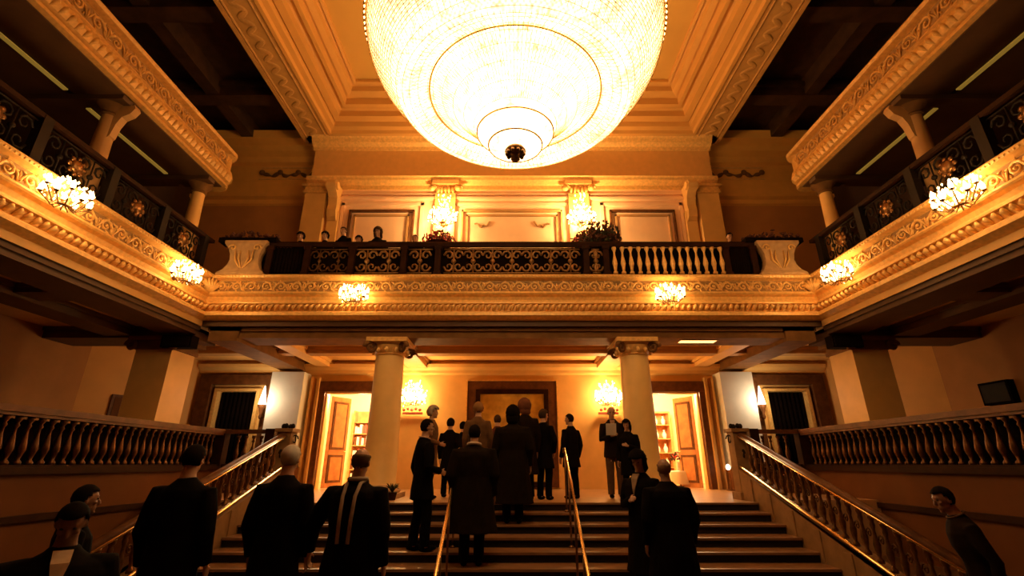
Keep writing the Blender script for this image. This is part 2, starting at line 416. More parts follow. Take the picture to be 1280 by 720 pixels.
# framed wall panels
def wall_panel(x0, x1, z1, label, dark='wood'):
    t = thing('wall_panel', ((x0+x1)/2, YU, zf), label, 'wall panel')
    def fr(mb, a, b, d0, d1, zt):
        mb.box(x0-b, YU-d1, zf, x0-a, YU-d0, zt+b); mb.box(x1+a, YU-d1, zf, x1+b, YU-d0, zt+b); mb.box(x0-b, YU-d1, zt+a, x1+b, YU-d0, zt+b)
    a = MB(); fr(a, .0, .06, 0, .07, z1); a.build('inner_frame', 'tan', t)
    a = MB(); fr(a, .16, .22, 0, .10, z1); a.build('middle_frame', dark, t)
    a = MB(); fr(a, .40, .50, 0, .06, z1); a.build('outer_frame', 'pink', t)
    MB().box(x0, YU-.02, zf, x1, YU, z1).build('field', 'pink', t)
    return t
wall_panel(-5.0, -3.35, 7.42, 'pink plaster panel in a brown frame on the upper wall left of the left sconce')
wall_panel(3.35, 5.0, 7.42, 'pink plaster panel in a brown frame on the upper wall right of the right sconce')
tp = wall_panel(-1.4, 1.4, 7.42, 'wide pink plaster panel on the upper wall between the two crystal sconces', 'tan')
for sd in (-1, 1):
    s = MB(); s.tube([(sd*(1.2-.5*i/16), YU-.05, 7.2-.13*sin(pi*i/16)-.04*cos(i)) for i in range(17)], .028, 6)
    s.build('festoon', 'tan', tp, smooth=True)

# pilasters with volute brackets; sconce pilasters
for sd in (-1, 1):
    t = thing('wall_pilaster', (sd*6.1, YU, zf), 'broad cream pilaster at the ' + SIDE[sd] + ' end of the upper wall', 'pilaster')
    MB().box(sd*5.95, YU-.3, zf, sd*6.62, YU, 8.12).build('shaft', 'cream', t)
    c = MB(); c.box(sd*5.9, YU-.36, 8.12, sd*6.68, YU, 8.2); c.box(sd*5.86, YU-.42, 8.34, sd*6.72, YU, 8.42); c.box(sd*5.93, YU-.33, 8.2, sd*6.64, YU, 8.34)
    c.build('capital', 'gilt', t)
    t = thing('scroll_bracket', (sd*5.5, YU, 7.0), 'cream scroll bracket under the cornice beside the ' + SIDE[sd] + ' end pilaster', 'bracket')
    MB().box(sd*5.53, YU-.16, zf, sd*5.86, YU, 7.55).build('backplate', 'cream', t)
    b = MB()
    pr = [(0,8.42),(.62,8.42),(.66,8.3),(.6,8.16),(.45,8.08),(.34,7.95),(.3,7.7),(.34,7.5),(.3,7.3),(.2,7.2),(0,7.15)]
    b.sweep(pr, lambda a, z: (sd*5.56, YU-a, z), lambda a, z: (sd*5.84, YU-a, z)); b.build('scroll', 'cream', t)
    MB().tube([(sd*5.50, YU-.50, 8.27), (sd*5.88, YU-.50, 8.27)], .13, 12).build('volute', 'gilt', t, smooth='auto')
    t = thing('sconce_pilaster', (sd*2.15, YU, zf), 'narrow cream pilaster behind the ' + SIDE[sd] + ' crystal sconce of the upper wall', 'pilaster')
    MB().box(sd*1.82, YU-.18, zf, sd*2.48, YU, 8.2).build('shaft', 'cream', t)
    c = MB()
    for q in (-1, 1):
        c.tube([(sd*2.15+q*.42+.13*(1-k/20)*cos(k*.6), YU-.24, 8.35+.13*(1-k/20)*sin(k*.6)) for k in range(20)], .04, 6)
        c.ell((sd*2.15+q*.42, YU-.24, 8.35), (.10, .08, .10), 8, 6)
    for q in range(5): c.ell((sd*2.15-.24+.12*q, YU-.22, 8.3), (.06, .07, .12), 8, 6)
    c.build('capital', 'gilt', t, smooth=True)
    a = MB(); a.box(sd*1.72, YU-.3, 8.48, sd*2.58, YU, 8.62); a.build('abacus', 'gilt', t)

# ------------------------------------------------------------------ balconies
PROF = [(-.35,4.30),(.13,4.30),(.15,4.27),(.13,4.22),(.05,4.20),(0,4.18),(0,3.88),(.10,3.87),(.12,3.83),(.10,3.80),(.02,3.76),(-.01,3.68),(.03,3.62),(.10,3.60),(.10,3.57),(.04,3.55),(.02,3.40),(.10,3.37),(.16,3.33),(.16,3.26),(.06,3.20),(.0,3.18),(-.35,3.18)]
Y0 = -3.0; YF = 10.8
def frames(which):
    """origin, along, outward for each balcony, and how the along ends shift with d (mitre)"""
    if which == 0: return lambda s, d, z: (s, YF - d, z)            # back: s = x
    return lambda s, d, z: (which*(W - d), s, z)                     # sides: s = y
def scroll(u, c, z, h, flip, r, dd):
    """one acanthus scroll of height h: a spiral stem with leaves"""
    mbs = []
    pts = []
    for k in range(11):
        t = k/10; a = t*2.6*pi; rr = h*.44*(1-.78*t)
        pts.append((u + flip*(rr*cos(a)) , z + rr*sin(a)))
    return pts
def ornament(P, s0, s1, z0, z1, d0, pitch, mb, mb2=None, r=.022):
    h = z1 - z0; n = max(1, round((s1-s0)/pitch)); p = (s1-s0)/n; zm = (z0+z1)/2
    for i in range(n):
        u = s0 + (i+.5)*p; fl = 1 if i % 2 else -1
        pts = scroll(u, 0, zm, h, fl, r, 0)
        mb.tube([P(a, d0, b) for a, b in pts], [r*(1.5-.9*k/10) for k in range(11)], 5)
        q = [(u+fl*h*.42, zm), (u+fl*p*.42, zm-fl*h*.3), (u+fl*p*.62, zm-fl*h*.40)]
        mb.tube([P(a, d0, b) for a, b in q], [r, r*1.3, r*.5], 5)
        for k in range(5):                                            # leaves
            a = k*2*pi/5 + i; uu = u + fl*p*.40*cos(a)*1.05; zz = zm + h*.40*sin(a)
            c = P(uu, d0-.003, zz); e = P(uu+.055*cos(a+.6), d0+.018, zz+.055*sin(a+.6)); w = P(uu-.045*cos(a+.6), d0, zz-.045*sin(a+.6))
            mb.tube([w, c, e], [.004, r*1.1, .004], 4)
        mb.ell(P(u, d0+.02, zm), (.03, .03, .03), 6, 4)
        # palmette between scrolls
        c = u + p/2
        for k in (-1, 0, 1):
            mb.tube([P(c, d0, z0+.03), P(c+k*.05, d0+.02, zm), P(c+k*.11, d0+.01, z1-.06)], [.010, .022, .005], 4)

def balcony(which, label):
    P = frames(which); nm = 'balcony'
    loc = (0, YF, 3.18) if which == 0 else (which*W, 4, 3.18)
    t = thing(nm, loc, label, 'balcony', None)
    if which == 0: A = lambda d, z: P(-(W-d), d, z); B = lambda d, z: P(W-d, d, z); s0, s1 = -W, W
    else: A = lambda d, z: P(Y0, d, z); B = lambda d, z: P(YF-d, d, z); s0, s1 = Y0, YF
    MB().sweep(PROF, A, B).build('fascia', 'gilt', t)
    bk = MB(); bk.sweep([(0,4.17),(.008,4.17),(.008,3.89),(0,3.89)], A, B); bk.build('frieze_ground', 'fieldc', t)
    o = MB(); ornament(P, s0+.12, s1-.12, 3.89, 4.17, .012, .36, o)
    o.build('frieze_ornament', 'gilt', t, smooth=True)
    g = MB(); n = int((s1-s0)/.14)                                    # slanted gadroon moulding
    for i in range(n):
        u = s0 + .07 + i*.14
        g.tube([P(u-.04, .04, 3.41), P(u, .11, 3.48), P(u+.055, .045, 3.57)], [.022, .05, .022], 6)
    g.build('rope_moulding', 'gilt', t, smooth=True)
    b = MB()                                                           # small beading under the lip
    n = int((s1-s0)/.075)
    for i in range(n): b.ell(P(s0+i*.075, .135, 4.245), (.022,.022,.022), 5, 3)
    b.build('beading', 'gilt', t, smooth=True)
    # soffit steps behind the bottom lip
    k = MB()
    if which == 0:
        k.box(-W, YF+.05, 3.05, W, 11.0, 3.18)
    else:
        k.box(which*(W+.02), Y0, 3.05, which*(W+.3), YF, 3.18)
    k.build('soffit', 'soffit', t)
    return t
balcony(0, 'gilded balcony front across the back of the hall')
balcony(-1, 'gilded balcony front running along the left side of the hall')
balcony(1, 'gilded balcony front running along the right side of the hall')
for sd in (-1, 1):                                   # corner shells where the fronts meet
    t = thing('corner_shell', (sd*(W-.12), YF-.12, 3.9), 'plain gilded shell ornament at the ' + SIDE[sd] + ' inner corner of the balcony front', 'ornament')
    s = MB(); c = Vector((sd*(W-.10), YF-.10, 4.0)); ax = Vector((-sd, -1, 0)).normalized(); u = Vector((sd, -1, 0)).normalized()
    for k in range(-3, 4):
        a = k*.36; s.tube([c + Vector((0,0,-.18)), c + u*(.13*sin(a)) + ax*.07, c + u*(.24*sin(a)) + Vector((0,0,.19*cos(a)))+ax*.04], [.02, .045, .03], 6)
    s.build('shell', 'gilt', t, smooth=True)

# upper side balconies
UP = [(-.3,7.62),(.13,7.62),(.15,7.58),(.12,7.53),(.04,7.5),(0,7.48),(0,7.14),(.06,7.13),(.08,7.08),(.05,7.05),(.12,6.98),(.14,6.88),(.10,6.76),(.03,6.70),(.08,6.68),(.08,6.62),(.0,6.60),(-.3,6.60)]
for sd in (-1, 1):
    P = frames(sd); YE = 10.4
    t = thing('upper_balcony', (sd*W, 4, 6.6), 'upper gilded balcony ending short of the back wall on the ' + SIDE[sd] + ' side', 'balcony')
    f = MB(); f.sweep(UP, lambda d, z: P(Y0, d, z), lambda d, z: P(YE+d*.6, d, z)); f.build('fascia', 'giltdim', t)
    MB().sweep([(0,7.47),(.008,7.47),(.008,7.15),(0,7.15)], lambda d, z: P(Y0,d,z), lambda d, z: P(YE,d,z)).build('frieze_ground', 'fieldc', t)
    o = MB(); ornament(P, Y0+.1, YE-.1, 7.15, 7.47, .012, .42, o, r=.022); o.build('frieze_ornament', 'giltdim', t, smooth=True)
    g = MB(); n = int((YE-Y0)/.15)
    for i in range(n):
        u = Y0+.08+i*.15
        g.tube([P(u-.05, .08, 6.76), P(u, .13, 6.87), P(u+.06, .10, 6.99)], [.02, .05, .02], 6)
    g.build('rope_moulding', 'giltdim', t, smooth=True)
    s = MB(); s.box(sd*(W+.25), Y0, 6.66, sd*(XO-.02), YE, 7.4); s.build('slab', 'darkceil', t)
    s = MB(); s.box(sd*(W+.02), Y0, 6.58, sd*(W+.95), YE, 6.66); s.box(sd*(W+1.08), Y0, 6.60, sd*XO, YE, 6.66)
    for y in (10.0, 7.3, 4.6, 1.9, -.8): s.box(sd*(W+.02), y-.12, 6.48, sd*XO, y+.12, 6.6)
    s.build('soffit', 'soffit', t)
    # the end face curves back
    e = MB(); e.lathe([(.30, 6.62), (.33, 6.68), (.30, 6.74), (.40, 6.9), (.36, 7.06), (.33, 7.12), (.30, 7.16), (.30, 7.46), (.36, 7.52), (.40, 7.6)], 14, (sd*(W+.27), YE+.02, 0))
    e.build('end_cap', 'giltdim', t, smooth='auto')
    for i, (ya, yb) in enumerate(((7.55, 9.8), (4.85, 7.05), (2.1, 4.4))):
        l = thing('strip_light', (sd*8.36, (ya+yb)/2, 6.55), 'dim yellow strip light under the ' + SIDE[sd] + ' upper balcony, ' + ('nearest the back wall', 'second from the back wall', 'third from the back wall')[i], 'light', 'strip lights under the upper balconies')
        MB().box(sd*8.32, ya, 6.56, sd*8.41, yb, 6.60).build('diffuser', 'strip', l)
        MB().box(sd*8.30, ya-.03, 6.585, sd*8.43, yb+.03, 6.605).build('housing', 'darkwood', l)
    for i, y in enumerate((10.2, 7.45, 4.9)):
        c = thing('gallery_column', (sd*7.75, y, zf), ('pale short round column', 'shadowed bracketed column', 'dark bracketed column nearest the camera')[i] + ' holding up the ' + SIDE[sd] + ' upper balcony', 'column', 'columns under the upper balconies')
        MB().lathe([(.20,0),(.20,.12),(.16,.16),(.155,1.2),(.135,2.05)], 18, (sd*7.75, y, zf)).build('shaft', 'tan' if i else 'cream', c, smooth='auto')
        k = MB().lathe([(.14,2.05),(.17,2.08),(.15,2.12),(.20,2.22),(.26,2.28),(.26,2.36)], 18, (sd*7.75, y, zf))
        k.build('capital', 'beam', c, smooth='auto')
        if i:
            k = MB()
            pr = [(0,6.5),(.55,6.5),(.6,6.42),(.5,6.3),(.3,6.22),(.2,6.05),(.14,5.8),(0,5.7)]
            k.sweep(pr, lambda a, z: (sd*(7.68-a*.7), y-.07, z), lambda a, z: (sd*(7.68-a*.7), y+.07, z)); k.build('scroll_bracket', 'tan', c)

# ------------------------------------------------------------------ balcony railings
def scroll_panel(P, s0, s1, z0, z1, d, mb, r=.014):
    h = z1-z0; n = max(1, round((s1-s0)/(h*.75))); p = (s1-s0)/n
    mb.tube([P(s0,d,z0),P(s1,d,z0)], r, 4); mb.tube([P(s0,d,z1),P(s1,d,z1)], r, 4)
    for i in range(n):
        u = s0+(i+.5)*p
        for q in (-1, 1):
            for w in (-1, 1):
                pts = []
                for k in range(9):
                    t = k/8; a = t*2.2*pi; rr = h*.22*(1-.75*t)
                    pts.append(P(u+q*(p*.24+rr*cos(a)*.9), d, (z0+z1)/2+w*(h*.24+rr*sin(a))))
                mb.tube(pts, [r*1.4]*5+[r]*4, 4)
        mb.tube([P(u,d,z0),P(u,d,z1)], r, 4)
        mb.ell(P(u,d,(z0+z1)/2), (r*3,r*3,r*3), 6, 4)
P = frames(0)
rz0, rz1 = 4.34, 5.14
t = thing('balcony_railing', (0, 10.95, 4.3), 'dark railing with carved gilt panels along the back balcony', 'railing')
MB().sweep([(-.16,5.2),(-.14,5.14),(-.02,5.12),(.0,5.2),(-.02,5.25),(-.14,5.25)], lambda d,z: P(-7.2,d,z), lambda d,z: P(7.2,d,z)).build('top_rail', 'darkwood', t)
MB().box(-7.2, YF+.02, 4.30, 7.2, YF+.16, 4.36).build('bottom_rail', 'darkwood', t)
seg = [(-6.0,-5.15,'cloth'),(-5.1,-4.05,'iron'),(-3.95,-2.75,'carved'),(-2.65,-1.95,'carved'),(-1.75,1.75,'wide'),(1.95,2.25,'carved'),(2.6,5.3,'balusters'),(5.4,5.95,'cloth')]
dk = MB(); dk.box(-7.1, YF+.12, 4.36, 7.1, YF+.15, 5.12); dk.build('backing', 'black', t)
for x in (-6.05,-5.12,-4.0,-2.7,-1.85,1.85,2.35,5.35,6.03):
    pb = MB(); pb.box(x-.07, YF+.0, 4.32, x+.07, YF+.14, 5.14); pb.box(x-.09, YF-.02, 4.32, x+.09, YF+.15, 4.42); pb.box(x-.09, YF-.02, 5.04, x+.09, YF+.15, 5.13); pb.build('post', 'darkwood', t)
for a, b, kind in seg:
    if kind == 'balusters': continue
    m = MB()
    if kind == 'cloth':
        for k in range(10): m.tube([P(a+(k+.5)*(b-a)/10,-.10,4.36),P(a+(k+.5)*(b-a)/10,-.10,5.1)], .05, 6)
        m.build('drapery', 'black', t, smooth=True); continue
    scroll_panel(P, a+.05, b-.05, 4.42, 5.06, -.08, m, .016 if kind == 'iron' else .022)
    m.build('scroll_panel', 'bronze' if kind == 'iron' else 'oldgilt', t, smooth=True)
BAL = [(.055,0),(.055,.05),(.03,.08),(.045,.2),(.062,.28),(.05,.36),(.025,.5),(.022,.58),(.04,.64),(.055,.68),(.055,.72)]
src = None
for i in range(14):
    x = 2.56 + i*.205
    if src is None:
        src = MB().lathe([(r*1.05,z) for r,z in BAL], 10, (0,0,0)).build('baluster', 'gilt', t, smooth=True, local=True)
        src.location = Vector((x, YF+.05, 4.38)) - Vector(t.location)
    else: put(src, 'baluster', t, Vector((x, YF+.05, 4.38)) - Vector(t.location))

for sd in (-1, 1):
    P = frames(sd)
    t = thing('balcony_railing', (sd*7.5, 4, 4.3), 'dark iron scrollwork railing along the ' + SIDE[sd] + ' side balcony', 'railing')
    MB().sweep([(-.2,5.14),(-.06,5.14),(-.06,5.22),(-.2,5.22)], lambda d,z: P(-2.8,d,z), lambda d,z: P(10.7,d,z)).build('top_rail', 'darkwood', t)
    MB().sweep([(-.18,4.3),(-.08,4.3),(-.08,4.36),(-.18,4.36)], lambda d,z: P(-2.8,d,z), lambda d,z: P(10.7,d,z)).build('bottom_rail', 'iron', t)
    ys = [10.4, 9.0, 7.6, 6.2, 4.8, 3.4, 2.0, .6]
    for y in ys:
        m = MB(); m.box(sd*(W+.05), y-.08, 4.3, sd*(W+.2), y+.08, 5.2); m.build('post', 'iron', t)
    for a, b in zip(ys[1:], ys):
        m = MB(); scroll_panel(P, a+.1, b-.1, 4.42, 5.08, -.13, m, .017); m.build('scroll_panel', 'iron', t, smooth=True)
        k = MB(); k.ell(P((a+b)/2, -.10, 4.76), (.06,.13,.13), 10, 6); 
        for q in range(8): k.ell(P((a+b)/2+.14*cos(q*pi/4), -.10, 4.76+.14*sin(q*pi/4)), (.03,.05,.05), 6, 4)
        k.build('rosette', 'bronze', t, smooth=True)

# corner pedestals with dark planting
for sd in (-1, 1):
    x = sd*6.62; y = YF+.06
    t = thing('corner_pedestal', (x, y, 4.3), 'flared cream carved pedestal at the ' + SIDE[sd] + ' end of the back balcony railing', 'pedestal')
    m = MB(); a = sqrt(2)
    m.lathe([(.58*a,0),(.56*a,.06),(.46*a,.14),(.38*a,.28),(.35*a,.42),(.37*a,.58),(.44*a,.74),(.52*a,.84),(.52*a,.92)], 4, (x,y,4.3), sq=True)
    m.v = [Vector((p.x, y+(p.y-y)*.35, p.z)) for p in m.v]
    m.build('body', 'stone', t)
    o = MB()
    for q in (-1, 1):
        o.tube([(x+q*.3+.10*(1-k/14)*cos(k*.55)*q, y-.18, 4.3+.72+.10*(1-k/14)*sin(k*.55)) for k in range(14)], .022, 5)
        o.tube([(x+q*.06, y-.16, 4.5), (x+q*.2, y-.15, 4.7), (x+q*.22, y-.17, 4.95)], [.015,.03,.01], 5)
        o.tube([(x+q*.1, y-.16, 4.95), (x+q*.12, y-.15, 4.72), (x+q*.02, y-.15, 4.48)], [.01,.028,.01], 5)
    o.build('carving', 'cream', t, smooth=True)
    pl = thing('flower_trough', (x, y+.05, 5.23), 'dark trough of low foliage on the ' + SIDE[sd] + ' corner pedestal', 'planter')
    b = MB().box(x-.75, y-.1, 5.22, x+.7, y+.25, 5.34); b.build('trough', 'black', pl)
    l = MB()
    for k in range(60):
        u = random.uniform(-.7,.7); l.ell((x+u, y+random.uniform(-.05,.2), 5.36+random.uniform(0,.22)*(1-abs(u))), (.07,.05,.025), 5, 3, (random.random()*3,random.random()*3,0))
    l.build('foliage', 'flower', pl)
# plant in front of the right sconce, dark flower pots under the two sconces
def bush(x, y, z, w, h, label, lean=0., cols=('flower','leafd'), cnt=170):
    t = thing('potted_plant', (x, y, z), label, 'plant')
    MB().lathe([(w*.25,0),(w*.34,h*.3),(w*.36,h*.32)], 12, (x,y,z)).build('pot', 'darkwood', t, smooth='auto')
    for c in cols:
        l = MB()
        for k in range(cnt):
            a = random.uniform(0,2*pi); e = random.uniform(-.2,1.2); rr = w*.5*random.uniform(.3,1)
            q = (x+rr*cos(a)*cos(e)+lean*w*.6*rr, y+rr*sin(a)*cos(e), z+h*.45+h*.5*sin(e)*rr/(w*.5))
            l.ell(q, (.06,.035,.012), 5, 3, (random.random()*3,random.random()*3,random.random()*3))
        l.build('foliage' if c == 'leafd' else 'blossom', c, t)
bush(-2.15, 12.6, 5.82, 1.05, .62, 'dark potted flowers below the left crystal sconce of the upper wall', cols=('redflower','flower'))
bush(2.15, 12.6, 5.82, 1.0, .6, 'dark potted flowers below the right crystal sconce of the upper wall', cols=('redflower','flower'))
for x in (-2.15, 2.15):
    st = thing('plant_stand', (x, 12.6, zf), 'dark square stand under the potted flowers at the ' + ('left' if x < 0 else 'right') + ' upper sconce', 'stand')
    MB().box(x-.35, 12.3, zf+1.57, x+.35, 12.9, 5.82).build('top', 'darkwood', st)
    for a in (-.3, .3):
        for b in (-.25, .25): MB().tube([(x+a,12.6+b,zf),(x+a,12.6+b,zf+1.57)], .03, 6).build('leg', 'darkwood', st)
bush(2.35, 11.35, 4.8, 1.15, 1.35, 'large dark bushy plant leaning over the railing below the right upper sconce', cols=('leafd','flower'), cnt=420)

# ------------------------------------------------------------------ columns of the lower hall
for sd in (-1, 1):
    x = sd*2.95; y = 11.35
    t = thing('round_column', (x, y, LAND), 'round cream column with scrolled capital ' + SIDE[sd] + ' of the landing centre', 'column')
    MB().lathe([(.40,.26),(.37,.30),(.365,1.2),(.33,3.12)], 40, (x,y,LAND)).build('shaft', 'column', t, smooth='auto')
    b = MB().lathe([(.46,.10),(.49,.14),(.47,.18),(.42,.20),(.44,.23),(.40,.27)], 40, (x,y,LAND)); b.box(x-.5, y-.5, LAND, x+.5, y+.5, LAND+.10)
    b.build('base', 'stone', t, smooth='auto')
    c = MB().lathe([(.33,3.10),(.36,3.13),(.34,3.16),(.40,3.26),(.42,3.34)], 40, (x,y,LAND))
    c.box(x-.48, y-.48, LAND+3.40, x+.48, y+.48, LAND+3.50)
    c.build('capital', 'gilt', t, smooth='auto')
    for qx in (-1, 1):
        for qy in (-1, 1):
            v = MB(); cx, cy = x+qx*.38, y+qy*.38
            v.tube([(cx+qx*(.15*(1-k/22))*cos(k*.5)*.75, cy+qy*(.15*(1-k/22))*cos(k*.5)*.75, LAND+3.27+(.15*(1-k/22))*sin(k*.5)) for k in range(22)], [.055-.0015*k for k in range(22)], 7)
            v.build('volute', 'beam', t, smooth=True)
    # garland between the volutes
    g = MB()
    for k in range(12): a = k*pi/6; g.ell((x+.41*cos(a), y+.41*sin(a), LAND+3.22), (.05,.05,.07), 6, 4)
    g.build('egg_moulding', 'gilt', t, smooth=True)
    # square outer pier
    x = sd*8.35; y = 11.3; z0 = -.1
    t = thing('square_pier', (x, y, z0), 'heavy square cream pier standing on the ' + SIDE[sd] + ' promenade', 'pier')
    MB().box(x-.42, y-.42, z0+.15, x+.42, y+.42, 2.55).build('shaft', 'cream', t)
    b = MB(); b.box(x-.5, y-.5, z0, x+.5, y+.5, z0+.15); b.build('base', 'stone', t)
    c = MB(); c.box(x-.47, y-.47, 2.50, x+.47, y+.47, 2.58); c.box(x-.45, y-.45, 2.58, x+.45, y+.45, 2.70); c.box(x-.56, y-.56, 2.70, x+.56, y+.56, 2.79)
    c.build('capital', 'beam', t)
    for qx in (-1, 1):
        v = MB(); cx, cy = x+qx*.50, y-.50
        v.tube([(cx+qx*(.13*(1-k/20))*cos(k*.5), cy, 2.58+(.13*(1-k/20))*sin(k*.5)) for k in range(20)], .05, 6)
        v.build('volute', 'beam', t, smooth=True)
    sp = thing('loudspeaker', (sd*7.75, 10.95, 2.72), 'black loudspeaker box fixed high in front of the ' + SIDE[sd] + ' square pier', 'loudspeaker')
    b = MB(); b.box(sd*7.42, 10.72, 2.52, sd*8.12, 10.98, 2.80); b.build('cabinet', 'black', sp)
    b = MB(); b.box(sd*7.46, 10.70, 2.55, sd*8.08, 10.72, 2.77); b.build('grille', 'iron', sp)
    b = MB(); b.tube([(sd*7.6,10.9,2.8),(sd*7.6,10.9,2.88)], .03, 6); b.tube([(sd*7.95,10.9,2.8),(sd*7.95,10.9,2.88)], .03, 6); b.build('bracket', 'iron', sp)

# centre mirror
t = thing('wall_painting', (0, YB, LAND), 'large golden painting in a dark frame at the centre of the lower wall', 'painting')
def ring(mb, x, w, z0, z1, y0, y1):
    mb.box(-x-w, y0, z0, -x, y1, z1); mb.box(x, y0, z0, x+w, y1, z1); mb.box(-x-w, y0, z1, x+w, y1, z1+w); return mb
MB().box(-.98, YB-.05, LAND+.2, .98, YB-.01, 2.02).build('canvas', 'goldpanel', t)
ring(MB().box(-1.12, YB-.12, LAND+.05, 1.12, YB-.004, LAND+.195), .98, .14, LAND+.2, 2.02, YB-.12, YB-.004).build('inner_frame', 'darkwood', t)
ring(MB(), 1.125, .25, LAND+.05, 2.165, YB-.07, YB-.004).build('outer_frame', 'wood', t)
ring(MB(), 1.38, .04, LAND+.05, 2.42, YB-.09, YB-.004).build('edge_moulding', 'gilt', t)

# pictures / plates on the side walls
def onwall(y0, y1, z0, z1, sd, name, label, cat, m1, m2):
    # lies on the angled far part of the side wall
    def q(s, z, d):
        a = Vector((sd*XO, 12.3)); b = Vector((sd*9.7, YB+.1)); dd = (b-a).normalized(); n = Vector((-sd*dd.y*sd*sd, dd.x)) if False else Vector((dd.y*-1, dd.x))
        if n.x*sd > 0: n = -n
        p = a + dd*s + n*d; return (p.x, p.y, z)
    t = thing(name, q(y0, z0, 0), label, cat)
    def slab(a0, a1, b0, b1, d0, d1):
        return MB().add([q(a0,b0,d0),q(a1,b0,d0),q(a1,b0,d1),q(a0,b0,d1),q(a0,b1,d0),q(a1,b1,d0),q(a1,b1,d1),q(a0,b1,d1)], [(0,1,2,3),(4,7,6,5),(0,4,5,1),(1,5,6,2),(2,6,7,3),(3,7,4,0)])
    slab(y0, y1, z0, z1, .005, .05).build('frame', m1, t); slab(y0+.07, y1-.07, z0+.07, z1-.07, .05, .058).build('picture', m2, t)
onwall(.75, 1.55, .95, 1.75, -1, 'framed_picture', 'dim framed picture on the left side wall beside the square pier', 'picture', 'wood', 'brownwall2')
t = thing('wall_loudspeaker', (XO, 10.9, 1.35), 'black square box mounted on the dark right side wall', 'loudspeaker')
MB().box(XO-.16, 10.55, 1.25, XO, 11.25, 1.75).build('cabinet', 'black', t); MB().box(XO-.17, 10.6, 1.3, XO-.16, 11.2, 1.7).build('grille', 'iron', t)

# ------------------------------------------------------------------ sconces
def crystal_sconce(loc, out, R0, label, group, power, tall=1.0, n=12, lamprad=.14, pm='crystal', gap=.34):
    """brass bracket with arms, a bulb on each, and strings of crystal around them"""
    loc = Vector(loc); out = Vector(out).normalized(); side = Vector((-out.y, out.x, 0))
    t = thing('crystal_sconce', loc, label, 'wall light', group)
    c = loc + out*gap*.8
    b = MB(); b.ell(loc+out*.02, (.10 if abs(out.y) > .5 else .04, .10 if abs(out.x) > .5 else .04, .16), 10, 6)
    b.tube([loc, loc+out*gap*.4+Vector((0,0,-.10)), c+Vector((0,0,-.12*tall))], .022, 6)
    b.build('wall_bracket', 'bronze', t, smooth=True)
    for k in range(n):
        a = 2*pi*k/n; d = out*cos(a)*.75 + side*sin(a)
        e = c + d*R0 + Vector((0,0,-.04+.10*(k % 2)))
        am = MB().tube([c+Vector((0,0,-.14)), c+d*R0*.55+Vector((0,0,-.20)), e+Vector((0,0,-.06))], .011, 5)
        am.lathe([(.012,-.06),(.035,-.045),(.04,-.03)], 8, tuple(e))
        ao = am.build('arm', 'bronze', t, smooth=True)
        MB().lathe([(.014,-.03),(.03,.0),(.034,.04),(.02,.09),(.003,.13)], 8, tuple(e)).build('bulb', pm, ao, smooth=True)
    cr = MB()
    nn = 110
    for k in range(nn):
        a = 2*pi*k*.381966; rr = R0*sqrt((k+.5)/nn)*1.1; d = out*cos(a)*.75 + side*sin(a)
        h = random.uniform(-.14, .20)*tall + .12*tall*(1-rr/R0)
        p = c + d*rr + Vector((0,0,h)); s = random.uniform(.014,.026)
        cr.lathe([(.001,-s*1.9),(s,0),(.001,s*1.3)], 5, tuple(p))
    tag(cr.build('crystal_strings', 'crystal2', t), kind='stuff')
    point(c + out*.12 + Vector((0,0,.04)), power, (1, .56, .20), lamprad)
    return t
GB = 'crystal sconces on the balcony fronts'
